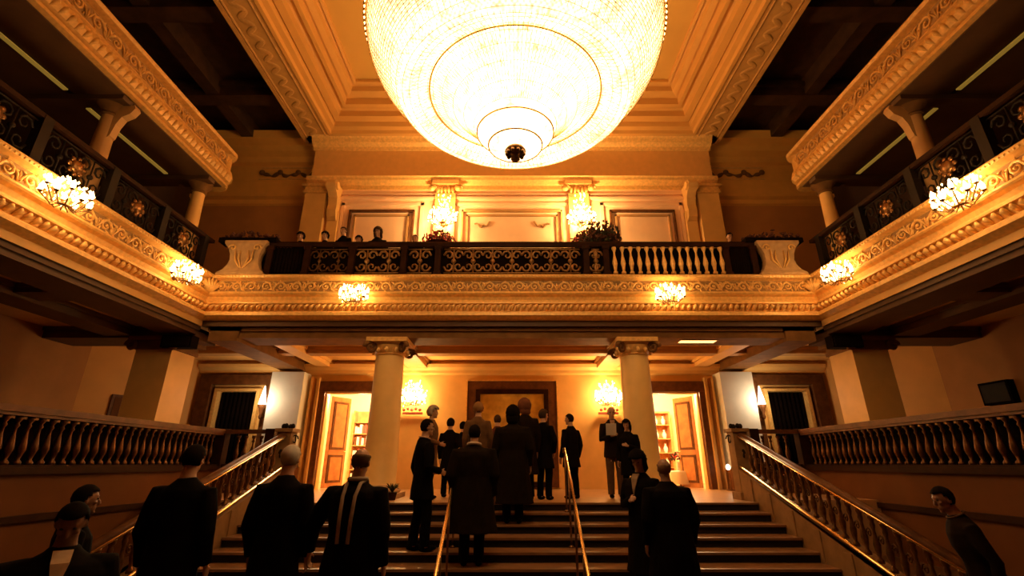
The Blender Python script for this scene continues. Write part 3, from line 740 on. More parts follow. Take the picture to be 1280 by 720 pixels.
for sd in (-1, 1):
    crystal_sconce((sd*(W-.02), 6.55, 3.98), (-sd,0,0), .34, 'crystal sconce on the ' + SIDE[sd] + ' balcony front nearer the camera', GB, 42)
    crystal_sconce((sd*(W-.02), 9.55, 3.86), (-sd,0,0), .32, 'crystal sconce on the ' + SIDE[sd] + ' balcony front nearer the back corner', GB, 34)
    crystal_sconce((sd*3.72, YF-.02, 3.72), (0,-1,0), .32, 'crystal sconce on the back balcony front, ' + SIDE[sd] + ' of centre', GB, 30)
    tt = crystal_sconce((sd*2.15, YU-.18, 7.12), (0,-1,0), .42, 'tall crystal sconce on the upper back wall, ' + SIDE[sd] + ' of centre', 'tall crystal sconces on the upper wall', 360, tall=1.3, n=13, gap=.4)
    k = MB()                                        # tall crystal spray behind
    for i in range(70):
        u = random.uniform(-.2,.2); z = random.uniform(.0,.75); s = random.uniform(.018,.03)
        k.lathe([(.001,-s*2),(s,0),(.001,s*1.4)], 5, (sd*2.15+u, YU-.28-random.uniform(0,.1), 7.15+z*1.25))
    tag(k.build('crystal_spray', 'crystal2', tt), kind='stuff')
    tt = crystal_sconce((sd*3.02 if sd < 0 else 2.93, YB-.02, 1.85), (0,-1,0), .38, 'crystal sconce on the lower back wall beside the ' + SIDE[sd] + ' round column', 'crystal sconces on the lower wall', 210, tall=1.5, n=12, gap=.36)
    k = MB()
    for i in range(70):
        u = random.uniform(-.26,.26); z = random.uniform(-.1,.55); s = random.uniform(.016,.03)
        k.lathe([(.001,-s*2),(s,0),(.001,s*1.4)], 5, ((sd*3.02 if sd < 0 else 2.93)+u, YB-.22-random.uniform(0,.15), 1.85+z))
    tag(k.build('crystal_spray', 'crystal2', tt), kind='stuff')
    k = MB(); xx = sd*3.02 if sd < 0 else 2.93
    for i in range(5): k.ell((xx-.24+.12*i, YB-.3, 1.52+.03*(i % 2)), (.05,.05,.05), 6, 4)
    k.box(xx-.3, YB-.2, 1.40, xx+.3, YB-.1, 1.46); k.build('red_bobeches', 'redbox', tt, smooth=False)
    # glass torch shade beside the pale pier
    x = sd*7.52; y = 14.6
    t = thing('torch_sconce', (x, YB-.2, 1.4), 'white cone glass torch sconce beside the ' + SIDE[sd] + ' pale grey pier', 'wall light', 'cone torch sconces')
    MB().lathe([(.10,0),(.105,.04),(.07,.25),(.03,.45),(.008,.56)], 16, (x,y,1.66)).build('glass_shade', 'torch', t, smooth=True)
    MB().lathe([(.02,-.42),(.05,-.36),(.03,-.28),(.07,-.12),(.12,-.02),(.11,.0)], 16, (x,y,1.66)).build('holder', 'wood', t, smooth=True)
    MB().tube([(x,y,1.4),(x,YB-.2,1.32)], .025, 6).build('arm', 'bronze', t)
    point((x-sd*.1, y-.5, 1.75), 36, (1,.7,.4), .06)
# small globe lamp low by the right pale pier
t = thing('pedestal_lamp', (6.05, 14.2, LAND), 'small glowing globe lamp on a slim stand by the right pale pier', 'lamp')
MB().lathe([(.01,-.05),(.05,-.03),(.062,.02),(.05,.07),(.012,.10)], 14, (6.05,14.2,-.12)).build('globe', 'torch', t, smooth=True)
MB().lathe([(.13,0),(.13,.02),(.03,.05),(.015,.1),(.015,.5),(.04,.53)], 14, (6.05,14.2,LAND)).build('stand', 'bronze', t, smooth='auto')
point((6.05, 14.0, -.05), 2, (1,.65,.3), .05)
# glowing panel added for a light streak, no lamp known there
t = thing('ceiling_glow', (4.6, 11.4, 2.8), 'added glowing streak panel under the back balcony right of the right column', 'light')
MB().box(4.1, 11.2, 2.78, 4.95, 11.42, 2.80).build('diffuser', 'panelglow', t)
f = MB(); f.box(4.06,11.16,2.785,4.99,11.2,2.80); f.box(4.06,11.42,2.785,4.99,11.46,2.80); f.build('frame', 'brass', t)

# ------------------------------------------------------------------ chandelier
CX, CY, CZ = 0.05, 5.9, 6.4; RR, BB = 2.33, 1.64
t = thing('chandelier', (CX, CY, 4.2), 'huge glowing crystal bowl chandelier hanging at the centre of the hall', 'chandelier')
def bz(r): return -BB*sqrt(max(0, 1-(r/RR)**2))
prof = [(.02,-1.68),(.5,-1.67),(.62,-1.60),(.78,-1.44),(.95,-1.27),(1.12,-1.14),(1.26,-1.07),(1.30,-1.05),(1.34,-1.05),(1.48,-1.11),(1.60,-1.19),(1.70,-1.19),(1.80,-1.11)]
for k in range(1, 23):
    r = 1.86 + (RR-1.86)*sin(pi/2*k/22); prof.append((r, bz(r) if k < 22 else 0))
PR = list(prof)
prof += [(RR+.02,.06),(RR-.02,.22),(RR-.25,.42),(RR-.4,.5)]
def centred(mb, name, m, smooth=True):
    o = mb.build(name, m, t, smooth=smooth, local=True); o.location = Vector((CX, CY, CZ)) - Vector(t.location); return o
centred(MB().openlathe(prof, 96), 'crystal_bowl', 'beads')
net = MB()
for r, z in PR[2:] :
    net.tube([(r*1.004*cos(a*2*pi/90), r*1.004*sin(a*2*pi/90), z-.010) for a in range(90)], .0040, 4, closed=True)
for k in range(130):
    a = 2*pi*k/130; net.tube([(r*1.004*cos(a), r*1.004*sin(a), z-.010) for r, z in PR[2::2]], .0036, 4)
centred(net, 'gold_net', 'brass')
for r, w, z in ((RR+.02, .035, 0), (1.32, .014, -1.04), (1.68, .007, -1.14)):
    centred(MB().tube([(r*cos(a*2*pi/96), r*sin(a*2*pi/96), z-.03) for a in range(96)], w, 6, closed=True), 'gold_ring', 'brass')
# stepped drums under the bowl
for r, zt, zb_ in ((.56, -1.54, -1.74), (.385, -1.70, -1.96)):
    centred(MB().openlathe([(r, zt), (r+.01, zb_), (r-.06, zb_-.03), (max(.02, r*.55), zb_-.05 if r < 1 else zb_+.0), (.02, zb_-.05 if r < 1 else zb_)] if r < 1 else [(r, zt), (r+.01, zb_), (r-.05, zb_-.01), (r-.12, zt)], 72), 'crystal_tier', 'beads')
    centred(MB().tube([(( r+.015)*cos(a*2*pi/72), (r+.015)*sin(a*2*pi/72), zb_) for a in range(72)], .013, 5, closed=True), 'gold_ring', 'brass')
fin = MB(); fin.lathe([(.14,-2.02),(.16,-2.06),(.12,-2.10),(.05,-2.14),(.07,-2.2),(.02,-2.24)], 20)
for k in range(10): a = k*2*pi/10; fin.ell((.12*cos(a), .12*sin(a), -2.1), (.035,.035,.045), 6, 5)
centred(fin, 'finial', 'bronze')
centred(MB().lathe([(.06,.4),(.06,4.6)], 10), 'stem', 'brass')
point((CX, CY, CZ+.15), 170, (1, .52, .16), .6)
dr = MB()
for k in range(150):
    a = 2*pi*k/150; dr.lathe([(.002,-.07),(.016,-.03),(.002,.01)], 5, ((RR+.03)*cos(a), (RR+.03)*sin(a), -.03))
centred(dr, 'rim_drops', 'crystal2')
lr = MB()                                            # lamps standing inside the bowl
for k in range(24):
    a = 2*pi*k/24; lr.ell((1.5*cos(a), 1.5*sin(a), -.25), (.07,.07,.11), 8, 6)
centred(lr, 'lamps', 'crystal')

# ------------------------------------------------------------------ staircase
t = thing('staircase', (0, EDGE, FLOOR), 'broad stone staircase with dark risers rising to the landing', 'staircase')
for i in range(7):                                   # step i=0 is the landing edge
    z = LAND - i*RISE; y = EDGE - i*RUN
    s = MB(); s.box(-4.7, y, z-RISE, 4.7, y+RUN+.02, z-.035)
    if i == 0: s = MB().box(-4.7, y, z-RISE, 4.7, y+.03, z-.035)
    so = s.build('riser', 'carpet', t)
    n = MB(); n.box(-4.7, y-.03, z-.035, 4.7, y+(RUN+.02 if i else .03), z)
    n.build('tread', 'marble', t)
def slope(y): return .586 - .336*(10.63 - y)
def stair_z(y): return LAND - (EDGE - y)*RISE/RUN
for sd in (-1, 1):
    x = sd*4.86
    t = thing('stair_balustrade', (x, 8.0, FLOOR), 'bronze balustrade on a cream curb down the ' + SIDE[sd] + ' side of the stairs', 'balustrade')
    ya, yb = 5.6, 10.55
    c = MB(); c.add([(x-.15,ya,FLOOR),(x+.15,ya,FLOOR),(x+.15,yb,FLOOR),(x-.15,yb,FLOOR),(x-.15,ya,slope(ya)-.68),(x+.15,ya,slope(ya)-.68),(x+.15,yb,slope(yb)-.68),(x-.15,yb,slope(yb)-.68)],
                    [(0,3,2,1),(4,5,6,7),(0,1,5,4),(1,2,6,5),(2,3,7,6),(3,0,4,7)])
    for k in range(7): y = 6.2 + k*.66; c.box(x-.17, y-.09, FLOOR, x+.17, y+.09, slope(y)-.72)
    c.build('curb', 'curb', t)
    MB().tube([(x-sd*.10,ya,slope(ya)-.62),(x-sd*.10,yb,slope(yb)-.62)], .035, 10).build('lower_rail', 'brass', t, smooth=True)
    MB().tube([(x,ya,slope(ya)),(x,yb,slope(yb))], .055, 12, ry=.075).build('handrail', 'wood', t, smooth=True)
    MB().tube([(x-sd*.07,ya,slope(ya)-.02),(x-sd*.07,yb,slope(yb)-.02)], .018, 8).build('handrail_strip', 'brass', t, smooth=True)
    b0 = None
    pr = [(.045,0),(.045,.04),(.02,.07),(.038,.16),(.045,.22),(.025,.32),(.018,.40),(.034,.46),(.024,.50),(.045,.54),(.045,.60)]
    k = 0; y = ya + .25
    while y < yb - .15:
        L = Vector((x, y, slope(y)-.64))
        if b0 is None:
            b0 = MB().lathe(pr, 10).build('baluster', 'bronze', t, smooth=True, local=True); b0.location = L - Vector(t.location)
        else: put(b0, 'baluster', t, L - Vector(t.location))
        y += .21
    f0 = None; y = ya+.35
    while y < yb-.2:
        L = Vector((x, y, slope(y)-.32)) - Vector(t.location)
        if f0 is None:
            f0 = MB().tube([(0, .05*cos(k*.7)*(1-k/14), .07*sin(k*.7)*(1-k/14)) for k in range(13)], .01, 4).build('iron_scroll', 'darkbronze', t, smooth=True, local=True); f0.location = L
        else: put(f0, 'iron_scroll', t, L)
        y += .21
    for (y, h, top) in ((10.72, .18, 1), (5.45, .12, 0)):
        zb = LAND if top else FLOOR
        np_ = MB(); np_.box(x-.15, y-.15, zb, x+.15, y+.15, slope(y)+.02); np_.box(x-.2, y-.2, zb, x+.2, y+.2, zb+.14); np_.box(x-.19, y-.19, slope(y)+.02, x+.19, y+.19, slope(y)+.09)
        np_.build('newel_post', 'curb' if top else 'darkwood', t)
        if top:
            w = MB()
            for q in range(4):
                a = q*pi/2
                w.tube([(x+(.18+.07*(1-k/12)*cos(k*.7))*cos(a), y-.0+(.18+.07*(1-k/12)*cos(k*.7))*sin(a), slope(y)-.12-.3*(q % 2)+.08*sin(k*.7)) for k in range(12)], .014, 5)
                MB().ell((x+.1*cos(a), y+.1*sin(a), slope(y)+.14), (.05,.05,.06), 8, 6).build('finial_ball', 'iron', t, smooth=True)
                w.build('iron_scroll', 'iron', t, smooth=True); w = MB()

for sd in (-1, 1):                                   # centre handrails
    a = Vector((sd*.80, 5.7, -1.10)); b = Vector((sd*1.02, 9.75, .27))
    t = thing('centre_handrail', (sd*.9, 8, FLOOR), 'slim brass handrail in the middle of the stairs, the ' + ('left' if sd < 0 else 'right') + ' one', 'handrail')
    MB().tube([a + Vector((0,-.1,-.12)), a, b, b+Vector((0,.18,.0)), b+Vector((0,.22,-.06))], .024, 8).build('rail', 'brass', t, smooth=True)
    for f in (.12, .42, .72, .985):
        p = a.lerp(b, f); i = min(6, max(0, int(math.ceil((EDGE - p.y)/RUN))))
        g = LAND - i*RISE if p.y < EDGE else LAND
        if p.y < EDGE - 6*RUN: g = FLOOR
        MB().tube([(p.x,p.y,g),(p.x,p.y,p.z)], .016, 8).lathe([(.045,0),(.04,.02),(.018,.04)], 10, (p.x,p.y,g)).build('post', 'bronze', t, smooth=True)

# promenade balustrades
for sd in (-1, 1):
    t = thing('promenade_balustrade', (sd*7.6, 8, -.1), 'dark balustrade with turned balusters along the ' + SIDE[sd] + ' promenade above the stair hall', 'balustrade')
    x = sd*7.62
    r = MB(); r.box(x-.11, 1.5, .74, x+.11, 13.1, .84); r.box(x-.08, 1.5, .69, x+.08, 13.1, .74); r.box(min(x, sd*6.3), 12.99, .74, max(x, sd*6.3), 13.21, .84)
    r.build('handrail', 'wood', t)
    r = MB(); r.box(x-.09, 1.5, -.10, x+.09, 13.1, -.02); r.box(min(x, sd*6.3), 13.02, -.10, max(x, sd*6.3), 13.18, -.02); r.build('bottom_rail', 'darkwood', t)
    pr = [(.055,0),(.055,.05),(.022,.09),(.036,.15),(.062,.24),(.05,.33),(.022,.46),(.018,.54),(.04,.58),(.02,.62),(.05,.67),(.05,.72)]
    b0 = None; spots = [(x, 2.9 + k*.195) for k in range(51)] + [(sd*(7.4-.2*k), 13.1) for k in range(1, 5)]
    for (bx, by) in spots:
        L = Vector((bx, by, -.03)) - Vector(t.location)
        if b0 is None: b0 = MB().lathe(pr, 10).build('baluster', 'darkbronze', t, smooth=True, local=True); b0.location = L
        else: put(b0, 'baluster', t, L)
    for (bx, by) in [(x, 13.1), (sd*6.35, 13.1)]:
        p = MB(); p.box(bx-.12, by-.12, -.1, bx+.12, by+.12, .86); p.box(bx-.14, by-.14, -.1, bx+.14, by+.14, 0); p.build('post', 'darkwood', t)
    bk = MB(); bk.box(x+sd*.14, 1.5, -.1, x+sd*.19, 12.9, .66)  # black sheet added for the dark space behind the balusters
    bk.build('dark_backing', 'black', t)

# things inside the lit rooms
t = thing('bookcase', (-5.6, 18.9, LAND), 'narrow bookcase of red and white objects seen through the left lit doorway', 'bookcase')
c = MB(); c.box(-6.05, 18.7, LAND, -6.0, 19.15, 1.9); c.box(-5.2, 18.7, LAND, -5.15, 19.15, 1.9); c.box(-6.05, 19.1, LAND, -5.15, 19.15, 1.9); c.build('carcass', 'oak', t)
for k in range(6): MB().box(-6.0, 18.72, LAND+.05+k*.42, -5.2, 19.1, LAND+.08+k*.42).build('shelf', 'oak', t)
books = []
for k in range(5):
    x = -5.96
    while x < -5.32:
        w = random.uniform(.05,.10); h = random.uniform(.22,.34); cm = random.choice(['redbox','white','redbox','wood'])
        b = MB(); b.box(x, 18.76, LAND+.08+k*.42, x+w, 19.0, LAND+.08+k*.42+h)
        o = b.build('book', cm, loc=(x+w/2, 18.88, LAND+.08+k*.42))
        tag(o, {'redbox':'red','white':'white','wood':'brown'}[cm] + ' book on the narrow bookcase behind the left lit doorway', 'book', 'books on the bookcase')
        x += w + .012
t = thing('hall_cabinet', (5.65, 18.9, LAND), 'tall wooden display cabinet with pale vases beyond the right lit doorway', 'cabinet')
c = MB(); c.box(5.30, 18.6, LAND, 5.35, 19.15, 1.8); c.box(5.95, 18.6, LAND, 6.0, 19.15, 1.8); c.box(5.30, 19.1, LAND, 6.0, 19.15, 1.8); c.box(5.30,18.6,1.8,6.0,19.15,1.86); c.build('carcass', 'oak', t)
for k in range(5): MB().box(5.35, 18.62, LAND+.05+k*.5, 5.95, 19.1, LAND+.08+k*.5).build('shelf', 'oak', t)
for k in range(1, 5):
    for x in (5.5, 5.79):
        o = MB().lathe([(.05,0),(.08,.08),(.085,.16),(.03,.26),(.045,.32)], 12, (x, 18.85, LAND+.08+k*.5)).build('vase', 'white', loc=(x,18.85,LAND+.08+k*.5), smooth='auto')
        tag(o, 'pale vase on the display cabinet beyond the right lit doorway', 'vase', 'vases in the display cabinet')
t = thing('side_table', (5.3, 16.1, LAND), 'small table under a white cloth inside the right lit doorway', 'table')
MB().lathe([(.34,.44),(.36,.46),(.34,.48)], 20, (5.3,16.1,LAND)).build('tabletop', 'wood', t)
o = MB(); n = 40; vs = []
o.openlathe([(.02,.485),(.36,.485),(.385,.44),(.42,.2),(.43,.1)], 32, (5.3,16.1,LAND))
for v in o.v:
    rr = sqrt((v.x-5.3)**2+(v.y-16.1)**2); a = atan2(v.y-16.1, v.x-5.3)
    if rr > .4: f = 1+.05*sin(9*a); v.x = 5.3+(v.x-5.3)*f; v.y = 16.1+(v.y-16.1)*f
tag(o.build('tablecloth', 'white', loc=(5.3,16.1,LAND+.48), smooth=True), 'white cloth draped over the small table in the right doorway', 'tablecloth')
MB().lathe([(.2,0),(.2,.03),(.03,.06),(.03,.44)], 14, (5.3,16.1,LAND)).build('pedestal', 'wood', t, smooth='auto')
t = thing('flower_vase', (5.3, 16.1, LAND+.49), 'vase of dark red and white flowers on the table in the right doorway', 'flowers')
MB().lathe([(.05,0),(.08,.08),(.05,.2),(.07,.26)], 14, (5.3,16.1,LAND+.49)).build('vase', 'white', t, smooth='auto')
for cm, nm, cnt in (('leafd','foliage',40), ('redflower','red_blossoms',16), ('white','white_blossoms',14)):
    l = MB()
    for k in range(cnt):
        a = random.uniform(0,2*pi); e = random.uniform(-.1,1.4); rr = random.uniform(.12,.26)
        l.ell((5.3+rr*cos(a)*cos(e), 16.1+rr*sin(a)*cos(e), LAND+.82+rr*sin(e)), (.04,.04,.03) if cm != 'leafd' else (.06,.03,.012), 6, 4, (random.random()*3,random.random()*3,0))
    l.build(nm, cm, t, smooth=True)
t = thing('potted_plant', (-2.45, 10.55, LAND), 'small dark potted plant on the landing at the foot of the left round column', 'plant')
MB().lathe([(.07,0),(.10,.14),(.11,.15)], 12, (-2.45,10.55,LAND)).build('pot', 'darkwood', t, smooth='auto')
l = MB()
for k in range(26):
    a = k*2.4; l.tube([(-2.45,10.55,LAND+.14),(-2.45+.06*cos(a),10.55+.06*sin(a),LAND+.24),(-2.45+.13*cos(a),10.55+.13*sin(a),LAND+.22+.05*(k % 3))],[.006,.015,.003],4)
l.build('leaves', 'leafd', t)

# ------------------------------------------------------------------ people
TMP = bpy.data.scenes.new('workshop')
def remesh(mb, name, m, parent, vox, smooth_it=4, disp=0):
    o = mb.build(name, m, parent, local=True)
    md = o.modifiers.new('r', 'REMESH'); md.mode = 'VOXEL'; md.voxel_size = vox; md.use_smooth_shade = True
    sm = o.modifiers.new('s', 'SMOOTH'); sm.factor = .5; sm.iterations = smooth_it
    TMP.collection.objects.link(o); o.parent = None
    TMP.view_layers[0].update(); dg = TMP.view_layers[0].depsgraph; dg.update()
    me = bpy.data.meshes.new_from_object(o.evaluated_get(dg)); TMP.collection.objects.unlink(o); o.parent = parent; o.modifiers.clear(); old = o.data; o.data = me; bpy.data.meshes.remove(old)
    if disp:
        from mathutils import noise
        nr = [v.normal.copy() for v in me.vertices]; cs = [v.co.copy() for v in me.vertices]; pl_ = Vector(parent.location); fl_ = []
        for c, n in zip(cs, nr): fl_ += list(c + n * disp * noise.noise(Vector((c.x*9, c.y*9, c.z*4)) + pl_))
        me.vertices.foreach_set('co', fl_); me.update()
    for p in me.polygons: p.use_smooth = True
    me.materials.clear(); me.materials.append(M[m] if isinstance(m, str) else m)
    return o
def loft(mb, rings, n=16):       # rings: (cx, cy, cz, rx, ry)
    vs = []
    for cx, cy, cz, rx, ry in rings:
        for i in range(n): a = 2*pi*i/n; vs.append((cx+rx*cos(a), cy+ry*sin(a), cz))
    m = len(rings); fs = [(j*n+i, j*n+(i+1) % n, (j+1)*n+(i+1) % n, (j+1)*n+i) for j in range(m-1) for i in range(n)]
    fs.append(tuple(range(n-1,-1,-1))); fs.append(tuple((m-1)*n+i for i in range(n)))
    return mb.add(vs, fs)
CM = {}
def cloth(rgb):
    if rgb not in CM: CM[rgb] = mat('cloth_%d' % len(CM), tuple(c*(.45 if max(rgb) < .06 else 1) for c in rgb), .9, var=.15, scale=14, spec=.06)
    return CM[rgb]
def skinm(rgb):
    if ('s', rgb) not in CM: CM[('s', rgb)] = mat('skin_%d' % len(CM), rgb, .5, var=.05)
    return CM[('s', rgb)]
POSE = {  # elbow and wrist offsets from the shoulder, for a 1.8 m figure facing +Y; (out, forward, up)
 'down': ((.06,-.03,-.30), (.07,.06,-.56)),
 'bent': ((.06,-.04,-.29), (-.02,.20,-.36)),
 'front': ((.05,.04,-.29), (-.13,.20,-.22)),
 'up': ((.10,.10,-.24), (.03,.24,-.02)),
 'pocket': ((.11,-.06,-.28), (.03,.06,-.50)),
 'out': ((.16,.02,-.26), (.22,.12,-.48)),
 'rail': ((.10,.05,-.28), (.12,.28,-.40)),
}
def person(loc, h, face, label, coat=(.012,.008,.007), trousers=(.010,.007,.006), coat_len=.48, hair='short', haircol=(.02,.012,.008),
           pose=('down','down'), turn=0., nod=0., bulk=1., stoop=0., collar=None, shirt=None, scarf=None, step=0., skin=(.50,.27,.15), skirt=False, hold=None, group=None, vox=.0095):
    t = thing('person', loc, label, 'person', group, rz=face)
    s = h/1.8
    sk = skinm(skin)
    lean = Matrix.Rotation(-stoop, 4, 'X')
    def up(p):          # bend the upper body forward about the hips
        p = Vector(p)
        if stoop and p.z > .95: w = min(1, (p.z-.95)/.2); q = Matrix.Rotation(-stoop*w, 3, 'X') @ (p-Vector((0,0,.95))); return q + Vector((0,0,.95))
        return p
    SH = .185*(1+(bulk-1)*.5)
    body = MB()
    tor = [(0,0,.86,.15,.105),(0,0,.95,.165,.115),(0,.005,1.08,.145,.10),(0,.01,1.25,.165,.115),(0,.005,1.38,.18,.11),(0,-.01,1.45,.15,.085),(0,-.012,1.50,.075,.065),(0,0,1.56,.058,.058),(0,.01,1.62,.055,.06)]
    loft(body, tor)
    for q in (-1, 1):
        st_ = step*q
        hip = Vector((q*.09,0,.90)); knee = Vector((q*.10,.03+st_*.5,.50)); ank = Vector((q*.10,-.01+st_,.09))
        body.tube([hip, hip.lerp(knee,.5)+Vector((0,.01,0)), knee, knee.lerp(ank,.35)+Vector((0,-.015,0)), ank], [.085,.078,.058,.054,.038], 10)
        body.tube([ank+Vector((0,-.02,-.02)), ank+Vector((0,.06,-.05)), ank+Vector((0,.15,-.06))], [.04,.042,.03], 8)
    hands = []
    for q, pn in ((-1, pose[0]), (1, pose[1])):
        e, w = POSE[pn]; S = Vector((q*SH, -.005, 1.41)); E = S + Vector((q*e[0], e[1], e[2])); Wr = S + Vector((q*w[0], w[1], w[2]))
        hands.append((q, S, E, Wr))
        body.tube([S+Vector((-q*.05,0,.0)), S, S.lerp(E,.5), E, E.lerp(Wr,.4), Wr], [.05,.052,.046,.038,.036,.025], 9)
        d = (Wr-E).normalized(); tocen = Vector((-q,0,0)); tocen = (tocen - d*tocen.dot(d)).normalized(); wd = d.cross(tocen)*q
        if wd.y < 0 and abs(d.z) > .5: wd = -wd
        # palm (broad along wd), fingers curling toward the body, thumb from the side
        pc = Wr + d*.05
        body.tube([Wr-d*.01, Wr+d*.03, Wr+d*.085], [.022,.038,.040], 8, ry=[.017,.016,.014], ref=tuple(wd))
        for k, (off, L) in enumerate(((.030,.070),(.010,.080),(-.011,.074),(-.031,.058))):
            b0 = Wr + d*.082 + wd*off
            b1 = b0 + d*L*.45 + tocen*L*.10; b2 = b1 + d*L*.28 + tocen*L*.22; b3 = b2 + d*L*.12 + tocen*L*.26
            body.tube([b0-d*.02, b0, b1, b2, b3], [.009,.0095,.009,.0083,.007], 6)
        tb = Wr + d*.03 + wd*.032
        body.tube([tb-wd*.015, tb+wd*.018+d*.02, tb+wd*.03+d*.045+tocen*.012, tb+wd*.03+d*.065+tocen*.02], [.012,.0115,.010,.008], 6)
    # head
    n0 = len(body.v); hc = Vector((0,.02,1.675))
    head = MB()
    head.ell((0,0,.02), (.076,.093,.098), 16, 12)
    head.ell((0,.022,-.055), (.058,.066,.065), 12, 9)
    head.tube([(0,.085,.02),(0,.108,-.012),(0,.112,-.03),(0,.095,-.038)], [.008,.012,.016,.010], 6)
    head.ell((0,.080,.034), (.055,.018,.010), 8, 5)                  # brow
    head.ell((0,.088,-.062), (.024,.010,.007), 8, 5); head.ell((0,.086,-.074), (.022,.010,.008), 8, 5)   # lips
    head.ell((0,.078,-.102), (.022,.018,.016), 8, 5)                 # chin
    for q in (-1, 1):
        head.ell((q*.078,-.005,-.01), (.010,.018,.032), 8, 6); head.ell((q*.04,.07,-.02), (.022,.02,.016), 8, 5)
    HM = Matrix.Translation(hc) @ Matrix.Rotation(turn, 4, 'Z') @ Matrix.Rotation(-nod, 4, 'X')
    head.xf(HM); body.v += []; o_ = len(body.v); body.v += head.v; body.f += [tuple(i+o_ for i in f) for f in head.f]
    def fin(mb):
        mb.v = [up(p)*s for p in mb.v]; return mb
    remesh(fin(body), 'body', sk, t, vox*s, 2)
    for q in (-1, 1):
        e = MB(); e.ell((q*.032,.083,.012), (.012,.010,.008), 8, 6); e.xf(HM); fin(e).build('eye', 'eye', t, smooth=True, local=True)
    # hair
    hm = cloth(haircol) if hair != 'bald' else cloth(haircol)
    H = MB(); nu, nv = 22, 14; vs = []; fs = []
    vol = {'short':.012,'bald':.008,'big':.045,'long':.03,'bun':.02,'curly':.03}[hair]
    for j in range(nv+1):
        th = pi*.80*j/nv
        for i in range(nu):
            a = 2*pi*i/nu; wob = 1 + (.05 if hair in ('curly','big') else .02)*sin(i*3.1+j*2.3)
            p = Vector(((.076+vol)*sin(th)*cos(a)*wob, (.093+vol)*sin(th)*sin(a)*wob, (.098+vol)*cos(th)*wob+.024))
            vs.append(p)
    for j in range(nv):
        for i in range(nu):
            c = (vs[j*nu+i]+vs[(j+1)*nu+(i+1) % nu])/2
            front = c.y > .03 and c.z < .075
            low = c.z < (-.055 if c.y < .0 else .03)
            top_ = hair == 'bald' and c.z > .06
            if not front and not low and not top_: fs.append((j*nu+i,(j+1)*nu+i,(j+1)*nu+(i+1) % nu,j*nu+(i+1) % nu))
    H.add(vs, fs)
    if hair in ('big','long'):
        r0 = .1 if hair == 'big' else .085
        H.tube([(0,-.035,.05),(0,-.055,-.04),(0,-.065,-.12),(0,-.06,-.17 if hair == 'big' else -.26)], [r0*.8,r0,r0*1.02,r0*.6], 12, ry=[r0*.6,r0*.7,r0*.7,r0*.4], ref=(1,0,0))
        for q in (-1, 1): H.tube([(q*.06,.0,.06),(q*.088,.0,-.02),(q*.088,-.005,-.12)], [.03,.035,.02], 8)
    if hair == 'bun': H.ell((0,-.13,.02), (.045,.045,.045), 12, 8)
    H.xf(HM); fin(H)
    ho = H.build('hair', hm, t, smooth=True, local=True)
    if hair != 'x':
        sd_ = ho.modifiers.new('thick', 'SOLIDIFY'); sd_.thickness = .012; sd_.offset = -1
    # shirt, coat, trousers, shoes
    b = bulk
    C = MB(); zt = 1.50; hem = .95 - coat_len
    fl = .02 + coat_len*.10
    rings = [(0,0,hem,(.175+fl)*b,(.13+fl*.8)*b),(0,0,hem+.08,(.175+fl*.8)*b,(.13+fl*.65)*b),(0,0,.95,.19*b,.145*b),(0,.005,1.10,.178*b,.135*b),(0,.01,1.25,.197*b,.145*b),(0,.005,1.37,.205*b,.138*b),(0,-.004,1.43,.175*b,.118*b),(0,-.010,1.475,.125*(1+(b-1)*.5),.10),(0,-.012,1.51,.088,.082),(0,-.005,1.535,.074,.074)]
    loft(C, rings, 20)
    for q, S, E, Wr in hands:
        d = (Wr-E).normalized()
        C.tube([S+Vector((-q*.06,0,.0)), S+Vector((q*.005,0,.005)), S.lerp(E,.5)+Vector((q*.01,0,0)), E+Vector((q*.01,0,0)), E.lerp(Wr,.5), Wr-d*.005], [.055*b,.066*b,.066*b,.058*b,.053,.046], 12)
    if skirt:
        loft(C, [(0,0,.12,.25,.22),(0,0,.4,.22,.19),(0,0,.9,.18,.13)], 20)
    fin(C); co_ = remesh(C, 'coat', cloth(coat), t, .012*s, 3, disp=.012)
    if not skirt:
        T = MB()
        loft(T, [(0,0,.84,.165,.115),(0,0,.92,.17,.12),(0,0,1.0,.16,.115)])
        for q in (-1, 1):
            st_ = step*q
            T.tube([(q*.085,0,.93),(q*.095,.01+st_*.2,.72),(q*.10,.03+st_*.5,.50),(q*.10,.0+st_*.8,.28),(q*.10,-.01+st_,.07)], [.098,.092,.076,.072,.070], 12)
        fin(T); remesh(T, 'trousers', cloth(trousers), t, .012*s, 3, disp=.008)
    for q in (-1, 1):
        st_ = step*q; y = -.01+st_
        sh = MB(); sh.ell((q*.10, y+.05, .04), (.047,.135,.04), 12, 8); sh.ell((q*.10, y-.03, .06), (.042,.055,.05), 10, 7)
        sh.v = [Vector((p.x,p.y,max(p.z,0)))*s for p in sh.v]; sh.build('shoe', cloth((.012,.008,.006)), t, smooth=True, local=True)
    if collar:
        k = MB(); k.tube([(.088*cos(a), .082*sin(a)-.008, 1.525+.018*sin(a+pi)) for a in [2*pi*i/18 for i in range(18)]], .024 if collar[1] else .009, 8, closed=True)
        fin(k).build('collar', cloth(collar[0]), co_, smooth=True, local=True)
    if shirt:
        k = MB(); k.add([(-.045,.128*b,1.45),(.045,.128*b,1.45),(.018,.158*b,1.33),(0,.162*b,1.24),(-.018,.158*b,1.33),(-.05,.09,1.51),(.05,.09,1.51)], [(0,1,2,4),(4,2,3),(5,6,1,0)])
        o = fin(k).build('shirt_front', cloth(shirt), co_, local=True); m_ = o.modifiers.new('t','SOLIDIFY'); m_.thickness = .014; m_.offset = 1
